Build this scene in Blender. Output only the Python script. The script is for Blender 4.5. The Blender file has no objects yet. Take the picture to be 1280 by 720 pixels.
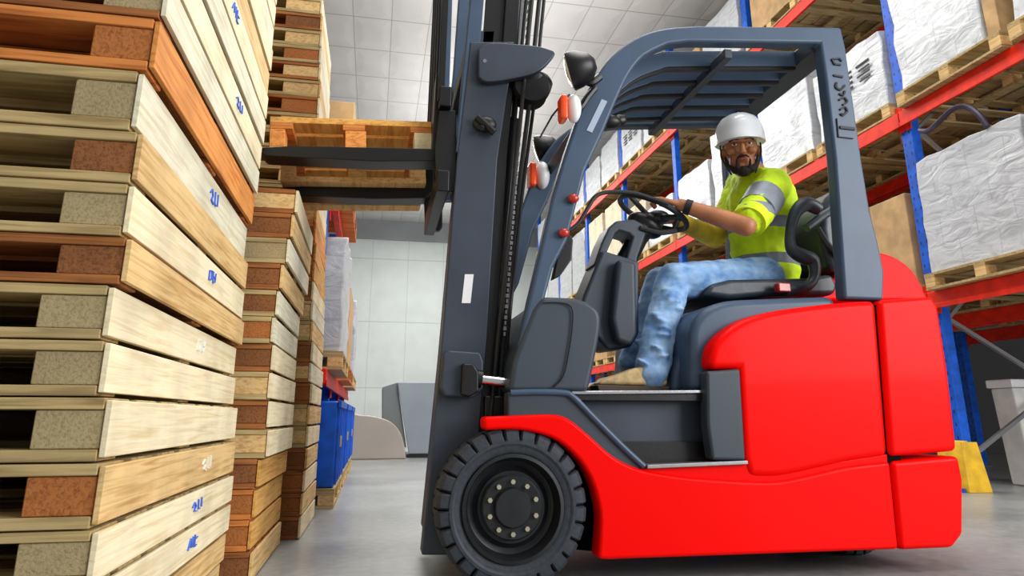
import bpy, bmesh, math, random
from mathutils import Vector, Matrix
PI = math.pi
C = bpy.context.scene.collection
random.seed(7)
# ------------------------------------------------------------------ camera
F, CX, CY, H = 850., 640., 295., .56
PIT = math.atan((521 - CY) / F)
HEAD = math.atan((CX - 465) * math.cos(PIT) / F)
fw = Vector((math.sin(HEAD) * math.cos(PIT), math.cos(HEAD) * math.cos(PIT), math.sin(PIT)))
rt = Vector((math.cos(HEAD), -math.sin(HEAD), 0))
up = Vector((-math.sin(HEAD) * math.sin(PIT), -math.cos(HEAD) * math.sin(PIT), math.cos(PIT)))
cam = bpy.data.cameras.new('camera'); co = bpy.data.objects.new('camera', cam); C.objects.link(co)
cam.sensor_width = 36; cam.lens = F * 36 / 1280; cam.shift_y = -(360 - CY) / 1280.
cam.clip_start = .05; cam.clip_end = 200
M_ = Matrix((rt, up, -fw)).transposed().to_4x4(); M_.translation = (0, 0, H); co.matrix_world = M_
bpy.context.scene.camera = co

def ray(u, v): return fw + rt * ((u - CX) / F) - up * ((v - CY) / F)
def at(u, v, Y):                      # point of the photograph on the upright plane at distance Y
    r = ray(u, v); t = Y / r.y
    return Vector((r.x * t, Y, H + r.z * t))
def poly(pts, Y): return [(a.x, a.z) for a in (at(u, v, Y) for u, v in pts)]

# ------------------------------------------------------------------ materials
def lin(c): return tuple(((x / 255 + .055) / 1.055) ** 2.4 if x > 10 else x / 255 / 12.92 for x in c) + (1,)
def mat(name, col, rough=.5, metal=0, bump=0, scale=30, var=0, coat=0, stretch=(1, 1, 1), emit=None, spec=.5, col2=None, detail=4):
    m = bpy.data.materials.new(name); m.use_nodes = True; nt = m.node_tree; N = nt.nodes; L = nt.links
    b = N['Principled BSDF']; b.inputs['Base Color'].default_value = lin(col)
    b.inputs['Roughness'].default_value = rough; b.inputs['Metallic'].default_value = metal
    b.inputs['Coat Weight'].default_value = coat; b.inputs['Coat Roughness'].default_value = .08
    b.inputs['Specular IOR Level'].default_value = spec
    if emit: b.inputs['Emission Color'].default_value = lin(col); b.inputs['Emission Strength'].default_value = emit
    if bump or var or col2:
        tc = N.new('ShaderNodeTexCoord'); mp = N.new('ShaderNodeMapping'); mp.inputs['Scale'].default_value = stretch
        L.new(tc.outputs['Object'], mp.inputs['Vector'])
        no = N.new('ShaderNodeTexNoise'); no.inputs['Scale'].default_value = scale; no.inputs['Detail'].default_value = detail
        L.new(mp.outputs['Vector'], no.inputs['Vector'])
        if var or col2:
            mx = N.new('ShaderNodeMix'); mx.data_type = 'RGBA'
            mx.inputs['A'].default_value = lin(tuple(max(0, c * (1 - var)) for c in col)) if not col2 else lin(col2)
            mx.inputs['B'].default_value = lin(tuple(min(255, c * (1 + var)) for c in col)) if not col2 else lin(col)
            rp = N.new('ShaderNodeMapRange'); rp.inputs['From Min'].default_value = .35; rp.inputs['From Max'].default_value = .65
            L.new(no.outputs['Fac'], rp.inputs['Value']); L.new(rp.outputs['Result'], mx.inputs['Factor'])
            L.new(mx.outputs['Result'], b.inputs['Base Color'])
        if bump:
            bp = N.new('ShaderNodeBump'); bp.inputs['Strength'].default_value = bump; bp.inputs['Distance'].default_value = .01
            L.new(no.outputs['Fac'], bp.inputs['Height']); L.new(bp.outputs['Normal'], b.inputs['Normal'])
    return m

def wood(name, col, dark, sc=(14, 1.2, 30), knots=True):
    m = bpy.data.materials.new(name); m.use_nodes = True; nt = m.node_tree; N = nt.nodes; L = nt.links
    b = N['Principled BSDF']; b.inputs['Roughness'].default_value = .78; b.inputs['Specular IOR Level'].default_value = .25
    tc = N.new('ShaderNodeTexCoord'); oi = N.new('ShaderNodeObjectInfo')
    ad = N.new('ShaderNodeVectorMath'); ad.operation = 'ADD'
    cm = N.new('ShaderNodeCombineXYZ'); ml = N.new('ShaderNodeMath'); ml.operation = 'MULTIPLY'; ml.inputs[1].default_value = 17.
    L.new(oi.outputs['Random'], ml.inputs[0]); L.new(ml.outputs[0], cm.inputs[0]); L.new(ml.outputs[0], cm.inputs[1])
    L.new(tc.outputs['Object'], ad.inputs[0]); L.new(cm.outputs[0], ad.inputs[1])
    mp = N.new('ShaderNodeMapping'); mp.inputs['Scale'].default_value = sc; L.new(ad.outputs[0], mp.inputs['Vector'])
    g = N.new('ShaderNodeTexNoise'); g.inputs['Scale'].default_value = 3; g.inputs['Detail'].default_value = 6; g.inputs['Distortion'].default_value = .6
    L.new(mp.outputs['Vector'], g.inputs['Vector'])
    s = N.new('ShaderNodeTexNoise'); s.inputs['Scale'].default_value = 5; s.inputs['Detail'].default_value = 3; L.new(ad.outputs[0], s.inputs['Vector'])
    mx = N.new('ShaderNodeMix'); mx.data_type = 'RGBA'; mx.inputs['A'].default_value = lin(dark); mx.inputs['B'].default_value = lin(col)
    r = N.new('ShaderNodeMapRange'); r.inputs['From Min'].default_value = .3; r.inputs['From Max'].default_value = .55
    L.new(g.outputs['Fac'], r.inputs['Value']); L.new(r.outputs['Result'], mx.inputs['Factor'])
    mx2 = N.new('ShaderNodeMix'); mx2.data_type = 'RGBA'; mx2.blend_type = 'MULTIPLY'; mx2.inputs['Factor'].default_value = .55
    r2 = N.new('ShaderNodeMapRange'); r2.inputs['From Min'].default_value = .3; r2.inputs['From Max'].default_value = .6; r2.inputs['To Min'].default_value = .62
    L.new(s.outputs['Fac'], r2.inputs['Value']); L.new(mx.outputs['Result'], mx2.inputs['A']); L.new(r2.outputs['Result'], mx2.inputs['B'])
    L.new(mx2.outputs['Result'], b.inputs['Base Color'])
    bp = N.new('ShaderNodeBump'); bp.inputs['Strength'].default_value = .35; bp.inputs['Distance'].default_value = .004
    L.new(g.outputs['Fac'], bp.inputs['Height']); L.new(bp.outputs['Normal'], b.inputs['Normal'])
    return m
W = {
 'cream': wood('cream_pine', (250, 236, 198), (232, 210, 164)),
 'pale': wood('pale_pine', (238, 232, 205), (212, 200, 165)),
 'tan': wood('tan_pine', (236, 200, 140), (200, 155, 92)),
 'gold': wood('golden_pine', (232, 178, 98), (196, 132, 60)),
 'orange': wood('orange_pine', (235, 158, 84), (196, 110, 50)),
 'chip': wood('pressed_chip_block', (180, 162, 122), (152, 134, 96), (60, 60, 60)),
 'brown': wood('brown_block', (148, 96, 56), (112, 66, 36), (50, 50, 50)),
 'rust': wood('rusty_block', (186, 116, 62), (146, 84, 42), (50, 50, 50)),
 'deckg': wood('weathered_deck', (198, 174, 122), (150, 124, 80), (1.2, 14, 30)),
 'deckb': wood('brown_deck', (176, 112, 62), (120, 68, 34), (1.2, 14, 30)),
 'decko': wood('orange_deck', (222, 140, 72), (170, 92, 44), (1.2, 14, 30)),
}
RED = mat('forklift_red_paint', (246, 4, 1), .4, 0, coat=.03, scale=2, spec=.07)
SLATE = mat('slate_grey_paint', (60, 79, 102), .45, .0, var=.04, scale=6, coat=.05, spec=.35)
SLATED = mat('dark_slate_plastic', (48, 58, 70), .5)
MASTM = mat('mast_dark_paint', (54, 62, 76), .45, .15, var=.06, scale=5)
BLACK = mat('black_steel', (18, 18, 20), .4, .2, bump=.05, scale=60)
BLACKR = mat('black_rubber', (24, 25, 28), .6, bump=.1, scale=80)
MATTE = mat('groove_black', (8, 8, 9), .9, spec=.1)
TYRE = mat('tyre_rubber', (40, 46, 56), .62, bump=.15, scale=60, var=.12)
RIM = mat('rim_black_paint', (34, 36, 40), .38, .3, var=.1, scale=20)
CHROME = mat('chrome', (215, 215, 220), .18, 1)
STEEL = mat('worn_steel', (150, 150, 150), .4, .8, bump=.1, scale=40)
BRASS = mat('bolt_zinc', (190, 185, 160), .35, .7)
SEATM = mat('seat_vinyl', (44, 52, 62), .42, bump=.12, scale=25, var=.1)
ORANGE = mat('orange_lens', (250, 80, 15), .2, coat=.5)
WHITE = mat('white_plastic', (240, 242, 245), .35, coat=.2)
LENS = mat('lamp_lens', (235, 235, 225), .15, coat=.6)
REDK = mat('red_knob', (190, 40, 25), .3, coat=.5)
STICK = mat('sticker_white', (230, 232, 238), .5)
STICKG = mat('sticker_grey', (160, 175, 195), .5)
INK = mat('black_ink', (18, 20, 26), .6)
BINK = mat('blue_ink', (70, 110, 215), .7)
WCHALK = mat('white_chalk', (235, 235, 228), .8)
RBLUE = mat('rack_blue_paint', (14, 88, 200), .45, var=.12, scale=12, bump=.05, spec=.3)
RRED = mat('rack_red_paint', (240, 44, 14), .42, var=.1, scale=8, spec=.25)
def slots(m):
    nt = m.node_tree; N = nt.nodes; L = nt.links; b = N['Principled BSDF']; src = b.inputs['Base Color'].links[0].from_socket
    tc = N.new('ShaderNodeTexCoord'); sp = N.new('ShaderNodeSeparateXYZ'); L.new(tc.outputs['Object'], sp.inputs[0])
    def M(op, a, v=None, v2=None):
        n = N.new('ShaderNodeMath'); n.operation = op; L.new(a, n.inputs[0])
        if v is not None: n.inputs[1].default_value = v
        if v2 is not None: L.new(v2, n.inputs[1])
        return n.outputs[0]
    z = M('LESS_THAN', M('PINGPONG', sp.outputs[2], .05), .014); y = M('LESS_THAN', M('ABSOLUTE', M('SUBTRACT', M('ABSOLUTE', sp.outputs[1]), .03)), .007)
    f = M('MULTIPLY', z, None, y); mx = N.new('ShaderNodeMix'); mx.data_type = 'RGBA'; L.new(f, mx.inputs['Factor']); L.new(src, mx.inputs['A']); mx.inputs['B'].default_value = lin((8, 40, 100)); L.new(mx.outputs['Result'], b.inputs['Base Color'])
slots(RBLUE)
YEL = mat('guard_yellow_paint', (240, 190, 40), .45, var=.08, scale=10)
BLUEC = mat('blue_crate_plastic', (8, 92, 205), .4, var=.12, scale=8)
CARD = mat('cardboard', (196, 160, 112), .8, var=.08, scale=7, bump=.1)
CARDB = mat('beige_carton', (214, 200, 172), .75, var=.06, scale=5, bump=.1)
CARDD = mat('dark_carton', (120, 90, 58), .85, var=.2, scale=7)
def wrapmat(name, col):
    m = mat(name, col, .32, bump=0, coat=.3); nt = m.node_tree; N = nt.nodes; L = nt.links; b = N['Principled BSDF']
    tc = N.new('ShaderNodeTexCoord'); mp = N.new('ShaderNodeMapping'); mp.inputs['Rotation'].default_value = (.5, .3, .2); mp.inputs['Scale'].default_value = (1.0, .9, 1.8)
    n = N.new('ShaderNodeTexNoise'); n.inputs['Scale'].default_value = 3.5; n.inputs['Detail'].default_value = 5; n.inputs['Distortion'].default_value = 2
    L.new(tc.outputs['Object'], mp.inputs['Vector']); L.new(mp.outputs['Vector'], n.inputs['Vector'])
    bp = N.new('ShaderNodeBump'); bp.inputs['Strength'].default_value = .32; bp.inputs['Distance'].default_value = .05
    L.new(n.outputs['Fac'], bp.inputs['Height']); L.new(bp.outputs['Normal'], b.inputs['Normal'])
    mx = N.new('ShaderNodeMix'); mx.data_type = 'RGBA'; mx.inputs['A'].default_value = lin(tuple(c * .9 for c in col)); mx.inputs['B'].default_value = lin(col)
    r = N.new('ShaderNodeMapRange'); r.inputs['From Min'].default_value = .35; r.inputs['From Max'].default_value = .5
    L.new(n.outputs['Fac'], r.inputs['Value']); L.new(r.outputs['Result'], mx.inputs['Factor'])
    mp2 = N.new('ShaderNodeMapping'); mp2.inputs['Rotation'].default_value = (PI / 2, 0, PI / 2); L.new(tc.outputs['Object'], mp2.inputs['Vector'])
    bk_ = N.new('ShaderNodeTexBrick'); bk_.inputs['Scale'].default_value = 1; bk_.inputs['Brick Width'].default_value = .34; bk_.inputs['Row Height'].default_value = .22; bk_.inputs['Mortar Size'].default_value = .006; bk_.inputs['Mortar Smooth'].default_value = .6
    bk_.inputs['Color1'].default_value = (1, 1, 1, 1); bk_.inputs['Color2'].default_value = (.86, .87, .88, 1); bk_.inputs['Mortar'].default_value = (.66, .66, .66, 1)
    sx_ = N.new('ShaderNodeSeparateXYZ'); cx_ = N.new('ShaderNodeCombineXYZ'); L.new(tc.outputs['Object'], sx_.inputs[0]); L.new(sx_.outputs[1], cx_.inputs[0]); L.new(sx_.outputs[2], cx_.inputs[1]); L.new(cx_.outputs[0], bk_.inputs['Vector'])
    mm = N.new('ShaderNodeMix'); mm.data_type = 'RGBA'; mm.blend_type = 'MULTIPLY'; mm.inputs['Factor'].default_value = .6; L.new(mx.outputs['Result'], mm.inputs['A']); L.new(bk_.outputs['Color'], mm.inputs['B'])
    L.new(mm.outputs['Result'], b.inputs['Base Color'])
    return m
WRAP = wrapmat('stretch_wrap_white', (208, 212, 216)); WRAPG = wrapmat('stretch_wrap_grey', (188, 190, 192))
SKIN = mat('skin', (176, 114, 76), .5, var=.06, scale=14, bump=.03)
HAIR = mat('dark_hair', (30, 22, 18), .8, bump=.5, scale=160)
def banded(m, z0s, w):
    nt = m.node_tree; N = nt.nodes; L = nt.links; b = N['Principled BSDF']; src = b.inputs['Base Color'].links[0].from_socket
    tc = N.new('ShaderNodeTexCoord'); sp = N.new('ShaderNodeSeparateXYZ'); L.new(tc.outputs['Object'], sp.inputs[0]); last = src
    for z0 in z0s:
        a = N.new('ShaderNodeMath'); a.operation = 'SUBTRACT'; L.new(sp.outputs[2], a.inputs[0]); a.inputs[1].default_value = z0
        c = N.new('ShaderNodeMath'); c.operation = 'MULTIPLY_ADD'; L.new(sp.outputs[0], c.inputs[0]); c.inputs[1].default_value = .06; L.new(a.outputs[0], c.inputs[2])
        d = N.new('ShaderNodeMath'); d.operation = 'ABSOLUTE'; L.new(c.outputs[0], d.inputs[0])
        e = N.new('ShaderNodeMath'); e.operation = 'LESS_THAN'; L.new(d.outputs[0], e.inputs[0]); e.inputs[1].default_value = w
        mx = N.new('ShaderNodeMix'); mx.data_type = 'RGBA'; L.new(e.outputs[0], mx.inputs['Factor']); L.new(last, mx.inputs['A']); mx.inputs['B'].default_value = lin((128, 136, 146)); last = mx.outputs['Result']
    L.new(last, b.inputs['Base Color'])
HIVIS = mat('hi_vis_yellow_cloth', (208, 248, 20), .75, var=.07, scale=9, bump=.5)
YCLOTH = mat('mustard_cloth', (205, 170, 48), .8, var=.12, scale=12, bump=.4)
SILVER = mat('reflective_tape', (140, 148, 158), .45, .2, var=.05, scale=20)
DENIM = mat('blue_denim', (160, 194, 230), .85, col2=(96, 140, 194), scale=11, bump=.6, stretch=(1, 1, 1.6))
SHOE = mat('tan_leather', (196, 168, 118), .65, var=.12, scale=25, bump=.2)
SOLE = mat('shoe_sole', (70, 58, 44), .7)
HELM = mat('helmet_white', (242, 246, 250), .3, coat=.4)
EYEW = mat('eye_white', (225, 220, 215), .3); EYED = mat('eye_iris', (35, 22, 15), .2)
LIP = mat('lips', (150, 70, 60), .5)

# floor: polished concrete
def floor_mat():
    m = bpy.data.materials.new('polished_concrete'); m.use_nodes = True; N = m.node_tree.nodes; L = m.node_tree.links; b = N['Principled BSDF']
    tc = N.new('ShaderNodeTexCoord'); n = N.new('ShaderNodeTexNoise'); n.inputs['Scale'].default_value = 1.3; n.inputs['Detail'].default_value = 8; n.inputs['Roughness'].default_value = .65
    n2 = N.new('ShaderNodeTexNoise'); n2.inputs['Scale'].default_value = 22; n2.inputs['Detail'].default_value = 6
    L.new(tc.outputs['Object'], n.inputs['Vector']); L.new(tc.outputs['Object'], n2.inputs['Vector'])
    ml = N.new('ShaderNodeMix'); ml.data_type = 'FLOAT'; ml.inputs['Factor'].default_value = .35; L.new(n.outputs['Fac'], ml.inputs['A']); L.new(n2.outputs['Fac'], ml.inputs['B'])
    r = N.new('ShaderNodeMapRange'); r.inputs['From Min'].default_value = .35; r.inputs['From Max'].default_value = .65; L.new(ml.outputs['Result'], r.inputs['Value'])
    mx = N.new('ShaderNodeMix'); mx.data_type = 'RGBA'; mx.inputs['A'].default_value = lin((120, 122, 121)); mx.inputs['B'].default_value = lin((164, 167, 164))
    L.new(r.outputs['Result'], mx.inputs['Factor']); L.new(mx.outputs['Result'], b.inputs['Base Color'])
    r2 = N.new('ShaderNodeMapRange'); r2.inputs['To Min'].default_value = .22; r2.inputs['To Max'].default_value = .42; L.new(n.outputs['Fac'], r2.inputs['Value']); L.new(r2.outputs['Result'], b.inputs['Roughness'])
    return m
def grid_mat(name, col, line, sx, sy, sz, ax, w=.02, puff=.5, off=(0, 0, 0), var=.05):
    """panels with seams; ax = the two object axes the seams cross"""
    m = bpy.data.materials.new(name); m.use_nodes = True; N = m.node_tree.nodes; L = m.node_tree.links; b = N['Principled BSDF']
    b.inputs['Roughness'].default_value = .8; b.inputs['Specular IOR Level'].default_value = .2
    tc = N.new('ShaderNodeTexCoord'); mp = N.new('ShaderNodeMapping'); mp.inputs['Scale'].default_value = (1 / sx, 1 / sy, 1 / sz); mp.inputs['Location'].default_value = off
    nz = N.new('ShaderNodeTexNoise'); nz.inputs['Scale'].default_value = 1.2
    L.new(tc.outputs['Object'], nz.inputs['Vector'])
    vm = N.new('ShaderNodeVectorMath'); vm.operation = 'MULTIPLY_ADD'; vm.inputs[1].default_value = (.12 * puff,) * 3
    L.new(nz.outputs['Color'], vm.inputs[0]); L.new(tc.outputs['Object'], vm.inputs[2])
    L.new(vm.outputs[0], mp.inputs['Vector'])
    sp = N.new('ShaderNodeSeparateXYZ'); L.new(mp.outputs['Vector'], sp.inputs[0])
    ds = []
    for a in ax:
        fr = N.new('ShaderNodeMath'); fr.operation = 'PINGPONG'; fr.inputs[1].default_value = .5; L.new(sp.outputs[a], fr.inputs[0]); ds.append(fr)
    mn = N.new('ShaderNodeMath'); mn.operation = 'MINIMUM'; L.new(ds[0].outputs[0], mn.inputs[0]); L.new(ds[-1].outputs[0], mn.inputs[1])
    r = N.new('ShaderNodeMapRange'); r.interpolation_type = 'SMOOTHSTEP'; r.inputs['From Max'].default_value = w; L.new(mn.outputs[0], r.inputs['Value'])
    mx = N.new('ShaderNodeMix'); mx.data_type = 'RGBA'; mx.inputs['A'].default_value = lin(line); L.new(r.outputs['Result'], mx.inputs['Factor'])
    n = N.new('ShaderNodeTexNoise'); n.inputs['Scale'].default_value = 2; n.inputs['Detail'].default_value = 5; L.new(tc.outputs['Object'], n.inputs['Vector'])
    m2 = N.new('ShaderNodeMix'); m2.data_type = 'RGBA'; m2.inputs['A'].default_value = lin(tuple(c * (1 - var) for c in col)); m2.inputs['B'].default_value = lin(tuple(min(255, c * (1 + var)) for c in col))
    L.new(n.outputs['Fac'], m2.inputs['Factor']); L.new(m2.outputs['Result'], mx.inputs['B']); L.new(mx.outputs['Result'], b.inputs['Base Color'])
    r3 = N.new('ShaderNodeMapRange'); r3.inputs['From Max'].default_value = .3; r3.interpolation_type = 'SMOOTHERSTEP'; L.new(mn.outputs[0], r3.inputs['Value'])
    bp = N.new('ShaderNodeBump'); bp.inputs['Strength'].default_value = puff; bp.inputs['Distance'].default_value = .12; L.new(r3.outputs['Result'], bp.inputs['Height']); L.new(bp.outputs['Normal'], b.inputs['Normal'])
    return m

# ------------------------------------------------------------------ mesh helpers
class MB:
    def __init__(s): s.bm = bmesh.new()
    def _m(s, verts, faces):
        vs = [s.bm.verts.new(v) for v in verts]
        for f in faces:
            try: s.bm.faces.new([vs[i] for i in f])
            except ValueError: pass
        return s
    def box(s, x0, y0, z0, x1, y1, z1, R=None, piv=None):
        v = [Vector(p) for p in ((x0, y0, z0), (x1, y0, z0), (x1, y1, z0), (x0, y1, z0), (x0, y0, z1), (x1, y0, z1), (x1, y1, z1), (x0, y1, z1))]
        if R is not None:
            c = Vector(piv) if piv is not None else sum(v, Vector()) / 8
            v = [R @ (p - c) + c for p in v]
        return s._m(v, [(3, 2, 1, 0), (4, 5, 6, 7), (0, 1, 5, 4), (1, 2, 6, 5), (2, 3, 7, 6), (3, 0, 4, 7)])
    def prism(s, pts, y0, y1):        # outline in x,z pushed along Y
        n = len(pts)
        a = sum(pts[i][0] * pts[(i + 1) % n][1] - pts[(i + 1) % n][0] * pts[i][1] for i in range(n))
        if a < 0: pts = pts[::-1]
        v = [(x, y0, z) for x, z in pts] + [(x, y1, z) for x, z in pts]
        return s._m(v, [tuple(range(n)), tuple(range(2 * n - 1, n - 1, -1))] + [(i, n + i, n + (i + 1) % n, (i + 1) % n) for i in range(n)])
    def bar(s, p0, p1, w, h, upv=(0, 0, 1)):   # square bar between two points
        p0, p1 = Vector(p0), Vector(p1); d = (p1 - p0).normalized(); u = Vector(upv)
        if abs(d.dot(u)) > .95: u = Vector((1, 0, 0))
        a = d.cross(u).normalized(); b = a.cross(d).normalized()
        v = []
        for p in (p0, p1):
            for i, j in ((-1, -1), (1, -1), (1, 1), (-1, 1)): v.append(p + a * (w / 2 * i) + b * (h / 2 * j))
        return s._m(v, [(3, 2, 1, 0), (4, 5, 6, 7), (0, 1, 5, 4), (1, 2, 6, 5), (2, 3, 7, 6), (3, 0, 4, 7)])
    def tube(s, pts, r, seg=10, closed=False):
        pts = [Vector(p) for p in pts]; n = len(pts); rs = r if isinstance(r, (list, tuple)) else [r] * n
        rings = []; prev = None
        for i, p in enumerate(pts):
            if closed: d = (pts[(i + 1) % n] - pts[i - 1]).normalized()
            else: d = (pts[min(i + 1, n - 1)] - pts[max(i - 1, 0)]).normalized()
            if prev is None:
                u = Vector((0, 0, 1)) if abs(d.z) < .9 else Vector((1, 0, 0)); a = d.cross(u).normalized()
            else: a = (prev - d * prev.dot(d)).normalized()
            prev = a; b = d.cross(a)
            rings.append([s.bm.verts.new(p + (a * math.cos(2 * PI * k / seg) + b * math.sin(2 * PI * k / seg)) * rs[i]) for k in range(seg)])
        m = n if closed else n - 1
        for i in range(m):
            A, B = rings[i], rings[(i + 1) % n]
            for k in range(seg): s.bm.faces.new((A[k], A[(k + 1) % seg], B[(k + 1) % seg], B[k]))
        if not closed: s.bm.faces.new(rings[0][::-1]); s.bm.faces.new(rings[-1])
        return s
    def cone(s, p0, p1, r0, r1=None, seg=20): return s.tube([p0, p1], [r0, r0 if r1 is None else r1], seg)
    def ell(s, c, r, R=None, u=20, v=14):
        c = Vector(c); r = Vector(r) if not isinstance(r, (int, float)) else Vector((r, r, r))
        g = []
        for j in range(1, v):
            ph = PI * j / v
            g.append([Vector((math.sin(ph) * math.cos(2 * PI * i / u) * r.x, math.sin(ph) * math.sin(2 * PI * i / u) * r.y, math.cos(ph) * r.z)) for i in range(u)])
        T = lambda p: c + (R @ p if R is not None else p)
        top = s.bm.verts.new(T(Vector((0, 0, r.z)))); bot = s.bm.verts.new(T(Vector((0, 0, -r.z))))
        g = [[s.bm.verts.new(T(p)) for p in row] for row in g]
        for i in range(u):
            s.bm.faces.new((top, g[0][i], g[0][(i + 1) % u])); s.bm.faces.new((bot, g[-1][(i + 1) % u], g[-1][i]))
            for j in range(v - 2): s.bm.faces.new((g[j][i], g[j + 1][i], g[j + 1][(i + 1) % u], g[j][(i + 1) % u]))
        return s
    def lathe(s, prof, c, axis='Y', seg=48, R=None, cap=(True, True)):   # prof: (radius, height along axis)
        c = Vector(c); rings = []
        for r, h in prof:
            row = []
            for k in range(seg):
                a = 2 * PI * k / seg; ca, sa = r * math.cos(a), r * math.sin(a)
                p = {'Y': Vector((ca, h, sa)), 'Z': Vector((ca, sa, h)), 'X': Vector((h, ca, sa))}[axis]
                if R is not None: p = R @ p
                row.append(s.bm.verts.new(c + p))
            rings.append(row)
        for i in range(len(rings) - 1):
            for k in range(seg): s.bm.faces.new((rings[i][k], rings[i + 1][k], rings[i + 1][(k + 1) % seg], rings[i][(k + 1) % seg]))
        if cap[0]: s.bm.faces.new(rings[0][::-1])
        if cap[1]: s.bm.faces.new(rings[-1])
        return s
    def limb(s, pts, rs): 
        for i in range(len(pts) - 1): s.cone(pts[i], pts[i + 1], rs[i], rs[i + 1], 16)
        for p, r in zip(pts, rs): s.ell(p, r * 1.0, u=16, v=10)
        return s

def tag(o, label=None, cat=None, group=None, kind=None):
    if label: o['label'] = label
    if cat: o['category'] = cat
    if group: o['group'] = group
    if kind: o['kind'] = kind
    return o
def root_of(o):
    while o.parent: o = o.parent
    return o
def obj(name, mb, m, parent=None, bevel=0, seg=2, sharp=35, fuse=0, smooth=0, label=None, flat=False):
    bm = mb.bm; bmesh.ops.recalc_face_normals(bm, faces=bm.faces)
    if parent is not None: bmesh.ops.translate(bm, vec=-root_of(parent).location, verts=bm.verts)
    me = bpy.data.meshes.new(name); bm.to_mesh(me); bm.free(); me.materials.append(m)
    if not flat:
        me.polygons.foreach_set('use_smooth', [True] * len(me.polygons)); me.set_sharp_from_angle(angle=math.radians(sharp))
    o = bpy.data.objects.new(name, me); C.objects.link(o); o.parent = parent
    if fuse:
        md = o.modifiers.new('fuse', 'REMESH'); md.mode = 'VOXEL'; md.voxel_size = fuse; md.use_smooth_shade = True
    if smooth:
        md = o.modifiers.new('soft', 'SMOOTH'); md.iterations = smooth; md.factor = .5
    if bevel:
        md = o.modifiers.new('bevel', 'BEVEL'); md.width = bevel; md.segments = seg; md.limit_method = 'ANGLE'; md.angle_limit = math.radians(30); md.harden_normals = True
    if label: o['label'] = label
    return o
def empty(name, loc, label, cat, group=None):
    o = bpy.data.objects.new(name, None); C.objects.link(o); o.location = loc; o.empty_display_size = .1
    return tag(o, label, cat, group)
def struct(name, mb, m, **k): return tag(obj(name, mb, m, **k), kind='structure')
def dup(o, parent=None):
    c = o.copy(); C.objects.link(c); c.parent = parent
    for ch in list(o.children): dup(ch, c)
    return c
def crv(pts, n=5, closed=False):      # smooth curve through points (any dimension)
    P = [Vector(p) for p in pts]; out = []
    N_ = len(P); rng = range(N_ if closed else N_ - 1)
    for i in rng:
        a = P[i - 1] if (closed or i > 0) else P[0]; b = P[i]; c = P[(i + 1) % N_]; d = P[(i + 2) % N_] if (closed or i + 2 < N_) else P[-1]
        for k in range(n):
            t = k / n
            out.append(.5 * ((2 * b) + (c - a) * t + (2 * a - 5 * b + 4 * c - d) * t * t + (3 * b - a - 3 * c + d) * t ** 3))
    if not closed: out.append(P[-1])
    return out
def c2(pts, n=5): return [tuple(p) for p in crv([Vector((x, y, 0)) for x, y in pts], n)] and [(p.x, p.y) for p in crv([Vector((x, y, 0)) for x, y in pts], n)]

# ================================================================== SETTING
WY, CZ = 22., 6.8
XL, XR_ = -2.6, 9.6
struct('floor', MB().box(XL, -4, -.1, XR_, WY + .2, 0), floor_mat())
struct('ceiling', MB().box(XL, -4, CZ, XR_, WY + .2, CZ + .1), grid_mat('quilted_ceiling_insulation', (200, 200, 199), (150, 152, 154), .61, 1.0, 1, (0, 1), .02, .12))
struct('wall_back', MB().box(XL, WY, 0, XR_, WY + .2, CZ), grid_mat('white_wall_panels', (222, 230, 228), (190, 200, 198), 1.15, 1, 2.05, (0, 2), .012, .12, off=(.2, 0, .3)))
struct('wall_left', MB().box(XL - .2, -4, 0, XL, WY, CZ), mat('grey_wall_paint', (150, 150, 148), .8))
struct('wall_right', MB().box(XR_, -4, 0, XR_ + .2, WY, CZ), mat('grey_wall_paint_right', (120, 122, 124), .8))
p0 = at(0, 276, WY - .08); p1 = at(0, 250, WY - .08)
struct('trim_1', MB().box(XL, WY - .1, p0.z, XR_, WY, p1.z + .1), mat('grey_lintel', (150, 154, 158), .6, var=.04, scale=1))

# ================================================================== PALLETS
def marks(parent, kind, x, y0, z0, m, s=1.):
    """hand-inked scribble on the aisle side face (x = face)"""
    b = MB(); pats = {
      'a': [[(0, 0), (.02, .012), (.035, .0), (.02, -.012), (.05, -.016)], [(.06, .016), (.065, -.012), (.085, -.012)], [(.095, .018), (.1, -.01)]],
      'b': [[(0, .01), (.03, .014), (.03, -.01), (0, -.014), (0, .01)], [(.045, .016), (.05, -.014), (.075, -.01), (.078, .016)], [(.05, .002), (.076, .002)]],
      'c': [[(0, -.015), (.02, .015), (.03, -.012), (.045, .016), (.055, -.015)], [(.065, .018), (.068, -.016), (.09, -.014)], [(.075, .005), (.095, .008)]]}
    for st in pats[kind]:
        st = [(x + .0015, y0 + a * s, z0 + c * s) for a, c in st]
        for q0, q1 in zip(st, st[1:]): b.bar(q0, q1, .003 * s, .0065 * s, (1, 0, 0))
    return obj('ink_mark', b, m, parent, flat=True, label='blue inked scribble on the side board' if m is BINK else 'white chalk scribble on the side board')

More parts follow.
